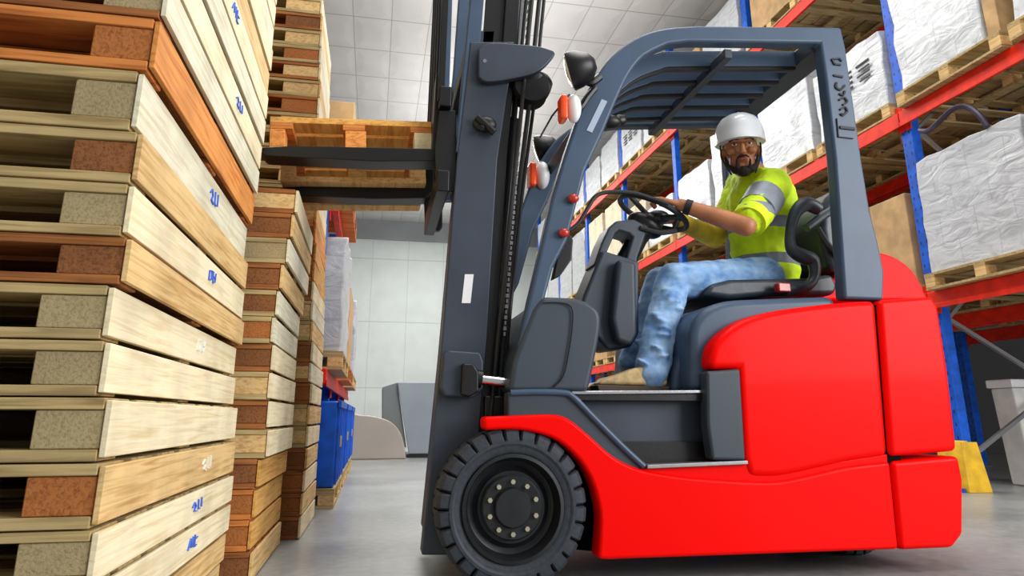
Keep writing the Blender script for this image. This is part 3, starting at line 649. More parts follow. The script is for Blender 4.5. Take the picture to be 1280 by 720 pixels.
# ---- overhead guard
outer = [(637, 488), (645, 440), (655, 398), (671, 330), (690, 245), (706, 192), (722, 145)] + c2([(735, 112), (752, 85), (772, 63), (800, 45), (832, 36), (870, 33)], 3) + [(1050, 35), (1056, 60), (1066, 130), (1076, 200)] + [(1086, 262), (1098, 310), (1104, 340), (1103, 376)]
inner = [(1054, 374), (1049, 300), (1042, 200), (1030, 95), (1024, 55), (860, 53)] + c2([(835, 56), (805, 71), (786, 94), (770, 127)], 3) + [(752, 170), (731, 215), (709, 300), (691, 335), (681, 372), (672, 488)]
gd = P(outer + inner, YN + .04)
for k_, (y0, y1) in enumerate(((YN + .03, YN + .095), (YF_ - .095, YF_ - .03))):
    o = obj('guard_frame', MB().prism(gd, y0, y1), SLATE, fk, bevel=.014, seg=3)
YG0, YG1 = YN + .095, YF_ - .095
def gp(u, v): a_ = at(u, v, YN + .04); return a_.x, a_.z
xr, zr = gp(1030, 48)
obj('guard_rear_crossbar', MB().prism(P([(1018, 42), (1046, 42), (1050, 64), (1022, 60)], YN + .04), YG0 - .02, YG1 + .02), SLATED, fk, bevel=.008)
xm, zm = gp(915, 56)
obj('guard_middle_crossbar', MB().box(xm - .02, YG0 - .02, zm - .045, xm + .02, YG1 + .02, zm + .0), SLATED, fk, bevel=.006)
fx, fz = gp(757, 118)
obj('guard_front_crossbar', MB().prism(P([(748, 112), (768, 92), (776, 104), (757, 126)], YN + .04), YG0 - .02, YG1 + .02), SLATED, fk, bevel=.008)
prof = c2([(1022, 41), (870, 40), (838, 43), (805, 55), (780, 76), (757, 108)], 4)
pin = c2([(768, 116), (792, 92), (814, 75), (843, 64), (870, 60), (1022, 61)], 4)
n5 = 5
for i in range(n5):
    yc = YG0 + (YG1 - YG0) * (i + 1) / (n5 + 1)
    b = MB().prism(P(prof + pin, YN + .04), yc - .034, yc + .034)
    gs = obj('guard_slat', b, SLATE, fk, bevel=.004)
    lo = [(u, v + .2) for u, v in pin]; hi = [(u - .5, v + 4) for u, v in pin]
    obj('slat_shade_strip', MB().prism(P(lo + hi[::-1], YN + .04), yc - .03, yc - .012), BLACK, gs, label='black strip painting shade under the slat')  # black strip added to paint the dark shade under each slat
obj('pillar_sticker', MB().prism(P([(752, 124), (759, 127), (740, 166), (733, 163)], YN + .029), YN + .027, YN + .031), STICKG, fk, flat=True, label='pale grey strip sticker on the front pillar')
# emblem lettering running down the rear pillar
YL = YN + .027
def glyph(lines, w=.008):
    lg = MB()
    for pts in lines:
        a_ = [at(u, v, YL) for u, v in pts]
        for q0, q1 in zip(a_, a_[1:]): lg.bar(q0, q1 + (q1 - q0).normalized() * .002, w, .006, (0, 1, 0))
    obj('pillar_letter', lg, INK, fk, flat=True)
glyph([[(1051, 81), (1043, 80), (1040, 74), (1049, 73), (1052, 76)]])
glyph([[(1042, 94), (1053, 96)]], .009)
glyph([c2([(1046, 103), (1045, 109), (1051, 112), (1056, 107)], 3)], .009)
glyph([c2([(1049, 117), (1054, 119), (1056, 114)], 3)], .008)
glyph([c2([(1049, 125), (1055, 122), (1059, 127), (1054, 131)], 3)], .009)
glyph([c2([(1050, 137), (1056, 134), (1059, 139), (1054, 144), (1051, 142)], 3)], .009)
glyph([[(1050, 159), (1068, 161)]], .013)
glyph([[(1046, 148), (1048, 171), (1066, 173)]], .003)
# grab handle + knobs, hydraulic bracket
obj('pillar_bracket', MB().prism(P([(709, 290), (716, 300), (714, 325), (700, 345), (690, 350), (696, 320)], YN + .1), YN + .09, YN + .13), BLACK, fk, bevel=.006)
gr = obj('grab_handle', MB().tube(crv([at(u, v, YN + .14) for u, v in [(704, 292), (722, 280), (736, 258), (745, 245), (762, 240), (790, 241), (812, 247), (835, 255)]], 5), .0085, 10), BLACKR, fk)
for u, v in ((705, 291), (717, 248)): obj('red_knob', MB().ell(at(u, v, YN + .015), (.021, .018, .018)).cone(at(u, v, YN + .015), at(u + 4, v + 1, YN + .09), .008), REDK, fk, label='red round knob beside the front pillar')
obj('handle_lug', MB().bar(at(716, 250, YN + .1), at(704, 290, YN + .12), .02, .012), BLACK, fk, bevel=.003)
# console with opening
YC = 2.82
oc = [(716, 400), (722, 375), (740, 325), (755, 290), (764, 281), (787, 280), (800, 292), (800, 300), (789, 326), (790, 420), (780, 436), (752, 440), (735, 420)]
ic = [(785, 299), (766, 292), (753, 321), (776, 325)]
b = MB()
loop = P(oc[:5], YC)
o = obj('console_lower', MB().prism(P([(716, 400), (722, 375), (745, 318), (778, 328), (790, 332), (790, 420), (780, 436), (752, 440), (735, 420)], YC), YC - .09, YC + .09), SLATED, fk, bevel=.015, seg=3)
obj('console_arch', MB().prism(P([(736, 336), (746, 308), (755, 289), (764, 281), (786, 279), (797, 285), (801, 295), (790, 326), (789, 336), (774, 334), (784, 301), (780, 297), (767, 293), (763, 296), (749, 328)], YC), YC - .07, YC + .07), SLATED, fk, bevel=.01, seg=3)
obj('console_pod', MB().prism(P([(768, 326), (790, 330), (792, 420), (784, 434), (766, 428), (760, 400)], YC - .1), YC - .15, YC - .09), SLATED, fk, bevel=.02, seg=3)
# steering column and wheel
sc_ = at(816, 266, 2.87)
nrm = Vector((.42, -.10, .9)).normalized()
ua = nrm.cross(Vector((0, 1, 0))).normalized(); va = nrm.cross(ua).normalized()
R_ = .165
ringp = [sc_ + (ua * math.cos(t_) + va * math.sin(t_)) * R_ for t_ in [2 * PI * k / 36 for k in range(36)]]
sw = obj('steering_wheel', MB().tube(ringp, .0135, 10, True), BLACKR, fk)
hb = MB()
for t_ in (.4, 2.2, 4.2): hb.bar(sc_ - nrm * .03, sc_ + (ua * math.cos(t_) + va * math.sin(t_)) * (R_ - .005), .028, .012, nrm)
hb.ell(sc_ - nrm * .03, (.045, .045, .03)); obj('wheel_hub', hb, BLACKR, sw)
sk = sc_ + (ua * math.cos(3.5) + va * math.sin(3.5)) * R_ * .9
obj('spinner_knob', MB().cone(sk, sk + nrm * .05, .012).ell(sk + nrm * .06, .022), BLACKR, sw)
obj('steering_column', MB().tube([sc_ - nrm * .04, at(796, 300, YC), at(780, 330, YC)], [.04, .045, .05], 14), BLACK, fk)
obj('column_cover', MB().ell(at(806, 282, 2.85), (.09, .07, .05), Matrix.Rotation(.5, 3, 'Y')).ell(at(795, 292, 2.84), (.07, .06, .06)).ell(at(822, 272, 2.86), (.06, .05, .035)), BLACK, fk, fuse=.007, smooth=2)
lv = obj('control_lever', MB().tube(crv([at(800, 285, 2.75), at(825, 291, 2.74), at(845, 288, 2.74)], 4), .012, 8), BLACKR, fk)
# ---- seat
st = obj('seat_cushion', MB().prism(P([(872, 372), (880, 358), (905, 352), (1000, 350), (1030, 345), (1038, 360), (1034, 371), (950, 372), (905, 376)], YM - .2), YM - .26, YM + .26), SEATM, fk, bevel=.03, seg=4)
bk = obj('seat_backrest', MB().prism(P([(1000, 350), (994, 325), (990, 300), (992, 275), (1003, 256), (1020, 250), (1034, 262), (1036, 300), (1030, 350)], YM), YM - .23, YM + .23), SEATM, fk, bevel=.045, seg=4)
sb = MB()
for yy in (YM - .27,):
    sb.tube(crv([at(u, v, yy) for u, v in [(1024, 262), (1008, 255), (995, 265), (988, 288), (989, 310), (1002, 320), (1016, 326), (1018, 345), (1008, 358), (980, 362)]], 5), [.028 + .006 * math.sin(k * .3) for k in range(46)], 12)
obj('seat_bolster', sb, SEATM, fk)
ar = MB().tube(crv([at(u, v, YM - .25) for u, v in [(1008, 285), (1025, 272), (1042, 262), (1056, 258)]], 4), .02, 10)
obj('seat_armrest', ar, SEATM, fk)
obj('seat_belt', MB().tube(crv([at(u, v, YM - .24) for u, v in [(1022, 285), (1034, 305), (1046, 318), (1052, 330)]], 4), .014, 6), BLACKR, fk)
obj('belt_buckle', MB().box(*(at(978, 360, YM - .3) - Vector((.03, .02, .02))), *(at(978, 360, YM - .3) + Vector((.03, .02, .02)))), REDK, fk, bevel=.006)
# rear hydraulic hump black
# ---- wheels
def tyre_profile(r, w, rb):
    return [(rb, -w / 2 + .012), (r * .70, -w / 2 + .004), (r * .84, -w / 2), (r * .95, -w / 2 + .006), (r, -w / 2 + .02), (r, w / 2 - .02), (r * .95, w / 2 - .006), (r * .84, w / 2), (r * .70, w / 2 - .004), (rb, w / 2 - .012)]
def wheel(cx, yc, cz, r, w, sgn, label):
    rb = r * .64
    ng, ps_ = 26, 10; sg_ = ng * ps_
    pf = tyre_profile(r, w, rb); pf.insert(5, (r, w * .0))
    mbt = MB().lathe(pf, (cx, yc, cz), 'Y', sg_, None, (False, False)); bm = mbt.bm; bm.verts.ensure_lookup_table()
    n = len(pf)
    def groove(k, side): return ((k + (5 if side > 0 else 0)) % ps_) in (0, 1)
    for i in range(n):
        rr, hh_ = pf[i]
        for k in range(sg_):
            if rr > r * .9 and hh_ != 0 and groove(k, hh_):
                a_ = 2 * PI * k / sg_; dr_ = .009; v_ = bm.verts[i * sg_ + k]; v_.co.x -= dr_ * math.cos(a_); v_.co.z -= dr_ * math.sin(a_)
                v_.co.y -= math.copysign(.012, hh_) if abs(hh_) > w / 2 - .01 else 0
    bm.faces.ensure_lookup_table()
    for i in range(n - 1):
        for k in range(sg_):
            if min(pf[i][0], pf[i + 1][0]) > r * .83:
                side = pf[i][1] if pf[i][1] else pf[i + 1][1]
                if groove(k, side) and groove(k + 1, side): bm.faces[i * sg_ + k].material_index = 1  # groove faces coloured black to stand in for the shade inside them
    t = obj('wheel', mbt, TYRE, fk, sharp=25, label=label); t.data.materials.append(MATTE)
    md = t.modifiers.new('thick', 'SOLIDIFY'); md.thickness = .004; md.offset = -1
    yo = yc + sgn * w / 2      # outer face
    rg = MB().lathe([(r * .83, 0), (r * .835, -sgn * -.004), (r * .80, sgn * .004), (r * .77, sgn * .0)], (cx, yo - sgn * .001, cz), 'Y', 64, None, (False, False))
    obj('sidewall_ring', rg, TYRE, t, sharp=20)
    rim = MB().lathe([(rb * 1.03, -sgn * .012), (rb * 1.05, sgn * .004), (rb * .98, sgn * .006), (rb * .93, -sgn * .02), (rb * .90, -sgn * .045), (rb * .80, -sgn * .055), (rb * .74, -sgn * .05), (rb * .70, -sgn * .04), (.001, -sgn * .042)], (cx, yo, cz), 'Y', 64, None, (False, True))
    ro = obj('rim', rim, RIM, t, sharp=40)
    hb_ = MB().lathe([(rb * .62, -sgn * .045), (rb * .63, -sgn * .02), (rb * .60, -sgn * .016), (rb * .40, -sgn * .018), (rb * .385, -sgn * .004), (rb * .36, sgn * .002), (.001, sgn * .004)], (cx, yo, cz), 'Y', 48, None, (False, True))
    obj('wheel_hub', hb_, RIM, t, sharp=30)
    for k in range(10):
        a_ = 2 * PI * (k + .5) / 10
        c_ = Vector((cx + math.cos(a_) * rb * .5, yo - sgn * .018, cz + math.sin(a_) * rb * .5))
        obj('wheel_nut', MB().cone(c_, c_ + Vector((0, sgn * .014, 0)), .0085, seg=6), BRASS, t)
    return t
wc = at(642, 645, YN); WR = (at(735, 645, YN).x - at(545, 645, YN).x) / 2
wheel(wc.x, YN + .095, WR, WR, .19, -1, 'near front wheel with black solid tyre')
wheel(wc.x + .045, YF_ - .095, WR, WR, .19, 1, 'far front wheel with black solid tyre')
rx = at(1130, 690, YN).x + .05
for yy, sg in ((YM - .13, -1), (YM + .13, 1)): wheel(rx, yy, .2, .2, .15, sg, 'small rear steering wheel of the twin pair')
obj('front_axle', MB().cone((wc.x, YN + .16, WR), (wc.x, YF_ - .16, WR), .07), BLACK, fk)

# ---- mast
YM0 = 2.575                      # near face of the mast
rail = [(527, 694), (537, 590), (553, 420), (571, 200), (583, 100), (588, 52), (643, 52), (637, 100), (622, 200), (609, 420), (600, 530), (592, 694)]
for y0, y1 in ((YM0, YM0 + .09), (3.285 - .09, 3.285)):
    part('mast_rail', rail if y0 < 3 else [(u + (16 if k_ in (0, 1, 2, 3, 4, 5) else 0), v) for k_, (u, v) in enumerate(rail)], y0, y1, MASTM, .006, Y=YM0)
inn = [(612, 560), (622, 420), (634, 200), (646, 60), (656, -120), (640, -120), (628, 60), (617, 200), (604, 420), (596, 560)]
for y0, y1 in ((YM0 + .03, YM0 + .115), (3.285 - .115, 3.285 - .03)):
    part('inner_mast_rail', inn, y0, y1, BLACK, .005, Y=YM0 + .03)
up_ = [(583, 100), (592, 50), (600, -120), (616, -120), (606, 56), (600, 100)]
for y0, y1 in ((YM0 + .005, YM0 + .07), (3.285 - .07, 3.285 - .005)):
    part('upper_mast_rail', [(570, 190), (578, 100), (588, 0), (596, -120), (614, -120), (605, 0), (600, 60), (590, 190)], y0 + .0, y1, SLATE, .005, Y=YM0 + .005)
part('upper_mast_web', [(602, 70), (607, 0), (612, -120), (650, -120), (642, 0), (636, 70)], YM0 + .05, YM0 + .06, BLACK, .002, Y=YM0 + .05)
for v0 in (30, 330, 600):
    part('mast_crossbar', [(588, v0), (622, v0), (618, v0 + 34), (584, v0 + 34)] if v0 < 300 else ([(584, v0), (612, v0), (610, v0 + 30), (582, v0 + 30)] if v0 < 500 else [(562, v0), (598, v0), (596, v0 + 40), (560, v0 + 40)]), YM0 + .05, 3.24, MASTM, .006, Y=YM0)
part('mast_head_bracket', c2([(598, 62), (612, 54), (640, 55), (672, 58), (692, 64)], 3) + c2([(694, 68), (684, 80), (668, 92), (645, 98), (620, 102), (606, 102), (598, 96)], 3), YM0 - .035, YM0 + .0, MASTM, .006, Y=YM0 - .03)
obj('bracket_bolt', MB().cone(at(606, 76, YM0 - .04), at(606, 76, YM0 - .03), .008), CHROME, fk)
pc = at(662, 112, YM0 + .05)
obj('hose_pulley', MB().lathe([(.001, -.05), (.075, -.05), (.085, -.03), (.07, -.01), (.07, .01), (.085, .03), (.075, .05), (.001, .05)], pc, 'Y', 32), BLACK, fk)
obj('cylinder_head', MB().lathe([(.001, .02), (.1, .02), (.11, 0), (.1, -.03), (.06, -.05), (.001, -.05)], at(660, 106, YM0 + .1), 'Z', 24), BLACK, fk)
for yy in (YM0 + .16, 3.1):
    lc = obj('lift_cylinder', MB().cone(at(612, 600, YM0), at(650, 130, YM0), .03), BLACK, fk); 
    me_ = lc.data
    for v_ in me_.vertices: v_.co.y += (yy - YM0)
    rd = obj('cylinder_rod', MB().cone(at(650, 130, YM0), at(664, -60, YM0), .016), CHROME, lc)
    for v_ in rd.data.vertices: v_.co.y += (yy - YM0)
for k, (u0, u1, r_, yy) in enumerate(((640, 657, .009, YM0 - .0), (647, 666, .010, YM0 + .03), (652, 672, .008, YM0 + .08), (634, 650, .008, YM0 + .06))):
    hs = obj('hydraulic_hose', MB().tube(crv([at(u0 - 30 + k * 3, 560, yy), at(u0 - 18, 430, yy), at(u0, 250, yy), at(u1 - 4, 125, yy), at(u1 + 4, 40, yy), at(u1 + 16, -80, yy)], 6), r_, 8), BLACKR, fk)
ch = MB(); a0, a1 = at(630, 420, YM0 + .02), at(662, 0, YM0 + .02); nn = 70
for k in range(nn):
    q0 = a0.lerp(a1, k / nn); q1 = a0.lerp(a1, (k + .7) / nn); ch.bar(q0, q1, .012 if k % 2 else .007, .018, (0, 1, 0))
obj('lift_chain', ch, STEEL, fk, flat=True)
obj('rail_clamp', MB().ell(at(606, 155, YM0 - .01), (.05, .02, .035)).cone(at(596, 146, YM0 - .03), at(618, 166, YM0 - .03), .016).cone(at(602, 160, YM0), at(602, 160, YM0 - .05), .012), BLACK, fk, bevel=.003)
obj('mast_decal', MB().prism(P([(581, 343), (592, 343), (588, 379), (577, 379)], YM0), YM0 - .003, YM0 + .001), STICK, fk, flat=True, label='white rectangular sticker low on the mast')
# tilt cylinder
YT = YM0 - .03
part('tilt_bracket', [(553, 442), (560, 438), (600, 441), (604, 452), (604, 486), (590, 498), (556, 496), (550, 486)], YM0 - .05, YM0 + .02, MASTM, .01, Y=YT)
part('tilt_clevis', [(576, 455), (590, 456), (596, 466), (596, 490), (584, 497), (574, 494)], YM0 - .085, YM0 - .04, BLACK, .008, Y=YT)
tc = obj('tilt_cylinder', MB().cone(at(590, 473, YM0 - .05), at(645, 480, YM0 - .05), .018), CHROME, fk, label='bright chrome tilt ram')
obj('ram_seal', MB().cone(at(588, 472, YM0 - .05), at(602, 474, YM0 - .05), .032), BLACK, tc)
obj('tilt_mount', MB().prism(P([(606, 495), (632, 495), (640, 525), (606, 528)], YM0), YM0, YM0 + .08), BLACK, fk, bevel=.006)
# ---- carriage, backrest and forks
for y0, y1 in ((2.60, 2.64), (3.2, 3.24)):
    part('carriage_plate', [(549, 140), (569, 140), (571, 236), (566, 242), (550, 240), (545, 232), (543, 190)], y0, y1, BLACK, .005, Y=2.62)
zc = at(560, 215, 2.62).z
xa = at(552, 200, 2.62).x
for dz in (-.1, .27): obj('carriage_bar', MB().box(xa - .02, 2.57, zc + dz, xa + .03, 3.27, zc + dz + .09), BLACK, fk, bevel=.006)
zt_ = zc + 1.3
lb = MB()
for k in range(5):
    yy = 2.59 + k * (3.25 - 2.59) / 4; lb.bar((xa - .012, yy, zc + .3), (xa - .0, yy, zt_), .022, .03)
lb.box(xa - .03, 2.575, zt_ - .04, xa + .012, 3.265, zt_); obj('load_backrest', lb, BLACK, fk, bevel=.004)
obj('side_shift_rail', MB().prism(P([(550, 120), (561, 120), (565, 0), (568, -80), (556, -80), (552, 0)], 2.6), 2.58, 2.61), SLATE, fk, bevel=.004)
for yy, tipu in ((2.63, 315), (3.13, 309)):
    zt = at(315, 183, 2.66).z; zb = zt - .045
    x0 = -.476; x1 = xa - .02; e_ = .036
    fp = [(x0, zt - .012), (x0 + .12, zt + .005), (x1 - .02, zt + e_), (x1 - .012, zt + .38), (x1 + .03, zt + .38), (x1 + .03, zb + .03 + e_), (x1 - .0, zb - .008 + e_), (x1 - .25, zb - .014 + e_ * .6), (x0 + .02, zb + .0), (x0, zb + .008)]
    obj('fork', MB().prism(fp, yy, yy + .11), BLACK, fk, bevel=.005)
# ---- lamps and mirrors
def headlamp(u, v, s, Y):
    c_ = at(u, v, Y); R0 = Matrix.Rotation(math.radians(-26), 3, 'Z') @ Matrix.Rotation(math.radians(-12), 3, 'Y')
    o_ = obj('headlamp', MB().lathe([(.02 * s, .07 * s), (.05 * s, .05 * s), (.075 * s, 0), (.08 * s, -.035 * s), (.078 * s, -.04 * s)], c_, 'X', 28, R0), BLACK, fk)
    obj('lamp_glass', MB().lathe([(.07 * s, -.038 * s), (.066 * s, -.046 * s), (.04 * s, -.054 * s), (.001, -.058 * s)], c_, 'X', 28, R0), LENS, o_, label='white round lamp glass')
    return o_
def indicator(u, v, s, Y):
    c_ = at(u, v, Y)
    o_ = obj('turn_signal', MB().box(c_.x - .03 * s, c_.y - .035 * s, c_.z - .05 * s, c_.x + .0 * s, c_.y + .035 * s, c_.z + .055 * s), ORANGE, fk, bevel=.012 * s, seg=3, label='orange turn signal lens')
    obj('signal_housing', MB().ell((c_.x + .03 * s, c_.y, c_.z + .01), (.03 * s, .04 * s, .06 * s)), WHITE, o_, label='white lamp housing')
headlamp(724, 86, 1., YN - .02); indicator(708, 138, 1.0, YN - .02)
obj('lamp_bracket', MB().tube(crv([at(u, v, YN + .0) for u, v in [(730, 96), (738, 104), (750, 96)]], 4), .016, 8).tube(crv([at(u, v, YN + .0) for u, v in [(716, 140), (726, 134), (734, 122), (744, 110)]], 4), .014, 8), BLACK, fk)
obj('rod_antenna', MB().tube([at(712, 118, YN), at(690, 145, YN + .02), at(675, 172, YN + .04)], .004, 6), BLACK, fk)
headlamp(682, 186, 1.1, YF_ - .0); indicator(669, 221, 1.3, YF_ - .1)
obj('lamp_bracket', MB().tube(crv([at(u, v, YF_) for u, v in [(684, 198), (694, 206), (710, 200), (722, 190)]], 4), .018, 8).tube(crv([at(u, v, YF_) for u, v in [(680, 222), (692, 218), (702, 206)]], 4), .016, 8), BLACK, fk)
obj('hinge_cluster', MB().ell(at(762, 152, YN + .1), (.05, .03, .03)).ell(at(775, 150, YN + .12), (.03, .02, .025)).cone(at(750, 162, YN + .1), at(782, 146, YN + .12), .012), BLACK, fk, fuse=.006)

# ================================================================== pallet on the forks
zt = at(315, 183, 2.66).z + .002
lp = empty('wooden_pallet', (-.07, 3.0, zt), 'orange wooden pallet lifted on the black forks', 'pallet')
x0, x1, y0, y1 = -.462, .195, 2.70, 3.52
hh = .155; t = .026
b = MB()
for k in range(6):
    yy = y0 + k * (y1 - y0 - .11) / 5; b.box(x0, yy, zt + hh - t, x1, yy + .11, zt + hh)
obj('top_deck', b, W['gold'], lp, bevel=.002, seg=1)
b = MB()
for xx in (x0, (x0 + x1) / 2 - .04, x1 - .09): b.box(xx, y0, zt + hh - 2 * t, xx + .09, y1, zt + hh - t)
obj('cross_boards', b, W['decko'], lp, bevel=.002, seg=1)
for xx, w_ in ((x0, .06), ((x0 + x1) / 2 - .03, .085), (x1 - .075, .075)):
    for yy, mm in ((y0, W['orange'] if xx < .05 else W['cream']), ((y0 + y1) / 2 - .04, W['tan']), (y1 - .09, W['gold'])):
        obj('block', MB().box(xx, yy, zt + t, xx + w_, yy + .09, zt + hh - 2 * t), mm, lp, bevel=.003, seg=1)
b = MB()
for yy in (y0, (y0 + y1) / 2 - .05, y1 - .1): b.box(x0, yy, zt, x1, yy + .1, zt + t)
obj('bottom_boards', b, W['tan'], lp, bevel=.002, seg=1)

lp.rotation_euler.y = -.053; lp.location.z += .016
# ================================================================== DRIVER
def V(u, v, Y): return at(u, v, Y)
dr = empty('person', (at(955, 370, YM).x, YM, at(955, 370, YM).z), 'driver in white hard hat, yellow hi-vis shirt and light jeans sitting at the forklift wheel', 'person')
pel = V(958, 345, YM); chest = V(953, 255, YM - .02); waist = V(955, 305, YM); neck = V(941, 214, YM - .07); headc = V(926, 191, YM - .10)
shN = V(966, 233, YM - .17); shF = V(925, 230, YM + .2)
elN = V(932, 283, YM - .32); wrN = V(851, 256, YM - .225)
elF = V(893, 297, YM + .16); wrF = V(850, 277, YM + .04)
hipN = V(955, 348, YM - .10); hipF = V(950, 350, YM + .10)
knN = V(842, 350, YM - .2); anN = V(813, 458, YM - .29)
knF = V(826, 354, YM + .14); anF = V(790, 452, YM + .15)
print('arm', (shN - elN).length, (elN - wrN).length, (hipN - knN).length, (knN - anN).length, (pel - neck).length, (headc - neck).length)
face = Vector((-.42, -.86, -.12)).normalized(); side_ = face.cross(Vector((0, 0, 1))).normalized(); upf = side_.cross(face).normalized()
HR = Matrix((side_, -face, upf)).transposed()     # local x=side, -y=face, z=up
if HR.determinant() < 0: HR = Matrix((-side_, -face, upf)).transposed()
def hp(x, y, z): return headc + HR @ (Vector((x, y, z)) * 1.1)
b = MB()
# head
b.ell(hp(0, .012, .03), (.077, .098, .10), HR, 24, 18).ell(hp(0, -.02, -.045), (.058, .07, .075), HR, 20, 14).ell(hp(0, -.05, -.085), (.032, .035, .03), HR)
b.ell(hp(0, -.088, .035), (.05, .016, .012), HR).ell(hp(0, -.1, -.008), (.013, .02, .03), HR).ell(hp(0, -.108, -.022), (.018, .014, .011), HR)
b.ell(hp(-.04, -.07, -.01), (.022, .02, .018), HR).ell(hp(.04, -.07, -.01), (.022, .02, .018), HR)
b.ell(hp(0, -.088, -.05), (.024, .012, .012), HR)
for s_ in (-1, 1): b.ell(hp(s_ * .078, .01, .0), (.012, .02, .032), HR)
b.limb([neck, headc + Vector((.01, .01, -.05))], [.058, .055])
b.limb([pel, waist, chest, neck], [.11, .10, .11, .05])
b.limb([shN, elN, (elN + wrN) / 2, wrN], [.05, .044, .04, .028]); b.limb([shF, elF, wrF], [.048, .042, .028])
b.limb([chest, shN], [.08, .05]); b.limb([chest, shF], [.08, .05])
b.limb([hipN, knN, anN], [.075, .05, .035]); b.limb([hipF, knF, anF], [.075, .05, .035]); b.limb([pel, hipN], [.1, .08]); b.limb([pel, hipF], [.1, .08])
def hand(b, w, tgt, dn, r=.0088):
    """palm from wrist towards the wheel rim, fingers curled over it"""
    d = (tgt - w).normalized(); sd = d.cross(dn).normalized(); pc_ = w + d * .05
    for k in (-1.5, -.5, .5, 1.5):
        b.cone(w + d * .01 + sd * k * .010, w + d * .085 + sd * k * .019, .0135, .011, 10)
        kn = w + d * .09 + sd * k * .020; L_ = (.034, .038, .036, .028)[int(k + 1.5)]
        p2 = kn + d * L_ * .85 + dn * .008; p3 = p2 + d * .012 + dn * L_ * .75; p4 = p3 - d * .016 + dn * L_ * .35
        b.limb([kn, p2, p3, p4], [.0105, r, r * .95, r * .85])
    q = w + d * .03 + sd * -.028; b.limb([q, q + d * .035 - sd * .02 + dn * .012, q + d * .065 - sd * .022 + dn * .03], [.015, .011, .009])
rimN = sc_ + (ua * math.cos(0) + va * math.sin(0)) * 0
def rimpt(t_): return sc_ + (ua * math.cos(t_) + va * math.sin(t_)) * R_
hand(b, wrN, V(808, 243, YM - .17), Vector((0, .35, -1)).normalized())
hand(b, wrF, V(822, 268, YM + .0), Vector((0, .1, -1)).normalized())
body = obj('body', b, SKIN, dr, fuse=.0048, smooth=3)
# eyes, brows, beard, hair
for s_ in (-1, 1):
    e = obj('eye', MB().ell(hp(s_ * .031, -.083, .018), (.0125, .008, .006), HR), EYEW, dr)
    obj('iris', MB().ell(hp(s_ * .031, -.0905, .018), (.0062, .003, .0058), HR), EYED, e)
    obj('eyebrow', MB().limb([hp(s_ * .014, -.098, .036), hp(s_ * .032, -.097, .041), hp(s_ * .05, -.083, .034)], [.0045, .005, .0035]), HAIR, dr)
obj('lips', MB().ell(hp(0, -.101, -.052), (.02, .007, .007), HR), LIP, dr)
bd = MB().ell(hp(0, -.066, -.098), (.032, .034, .026), HR).limb([hp(-.068, -.012, -.02), hp(-.06, -.03, -.062), hp(-.034, -.062, -.092)], [.006, .010, .017]).limb([hp(.068, -.012, -.02), hp(.06, -.03, -.062), hp(.034, -.062, -.092)], [.006, .010, .017]).limb([hp(-.026, -.094, -.045), hp(-.012, -.103, -.038), hp(.012, -.103, -.038), hp(.026, -.094, -.045)], [.004, .006, .006, .004]).limb([hp(-.028, -.09, -.05), hp(-.026, -.082, -.085)], [.004, .010]).limb([hp(.028, -.09, -.05), hp(.026, -.082, -.085)], [.004, .010])
obj('beard', bd, HAIR, dr, fuse=.005)
obj('hair', MB().ell(hp(0, .03, .025), (.083, .088, .085), HR), HAIR, dr)
# helmet
hm = MB(); prof_ = []
HC = hp(0, .008, .056)
HT = Matrix.Rotation(0, 3, 'X')
k_h = 1.0
ps = [(.123, -.012), (.122, .0), (.12, .022), (.116, .05), (.105, .082), (.085, .108), (.055, .126), (.025, .134), (.001, .136)]
pi = [(.001, .112), (.06, .1), (.09, .07), (.102, .03), (.108, -.01)]
for r_, h_ in ps + []: prof_.append((r_, h_))
ho = MB().lathe([(.108, -.010)] + ps, (0, 0, 0), 'Z', 40)
for v_ in ho.bm.verts:
    v_.co.y *= 1.16; v_.co.x *= .98
    if v_.co.z < .005 and v_.co.y < 0: v_.co.y *= 1.16; v_.co.z -= .01
    v_.co = HC + HR @ v_.co
he = obj('hard_hat', ho, HELM, dr, sharp=40)
rd = MB().limb([hp(0, -.07, .148), hp(0, -.03, .167), hp(0, .03, .17), hp(0, .07, .157)], [.010, .012, .012, .010]); obj('helmet_ridge', rd, HELM, he)
obj('chin_strap', MB().tube(crv([hp(-.085, .0, .04), hp(-.082, -.01, -.02), hp(-.05, -.045, -.105)], 4), .004, 6).tube(crv([hp(.085, .0, .04), hp(.082, -.01, -.02), hp(.05, -.045, -.105)], 4), .004, 6), BLACKR, he)
# shirt
b = MB(); g_ = .016
b.limb([pel + Vector((-.01, 0, -.0)), waist + Vector((-.03, 0, 0)), chest + Vector((-.025, 0, 0)), chest.lerp(neck, .55)], [.14, .135, .15, .1])
for o_ in (-.055, .055):
    b.limb([pel + Vector((.0, o_ * 1.3, 0)), waist + Vector((0, o_, 0)), chest + Vector((0, o_ * 1.5, 0)), chest.lerp(neck, .6) + Vector((0, o_, 0))], [.115, .11, .115, .07])
b.limb([chest.lerp(neck, .5), shN], [.09, .072]); b.limb([chest.lerp(neck, .5), shF], [.09, .07])
b.limb([shN, shN.lerp(elN, .8)], [.088, .076]); b.limb([shF, shF.lerp(elF, .7)], [.07, .06]); 
b.ell(neck + Vector((.0, 0, -.012)), (.068, .068, .03))
HV2 = HIVIS.copy(); banded(HV2, [V(945, 288, YM).z - dr.location.z, V(945, 331, YM).z - dr.location.z], .026)
sh = obj('hi_vis_shirt', b, HV2, dr, fuse=.008, smooth=4)
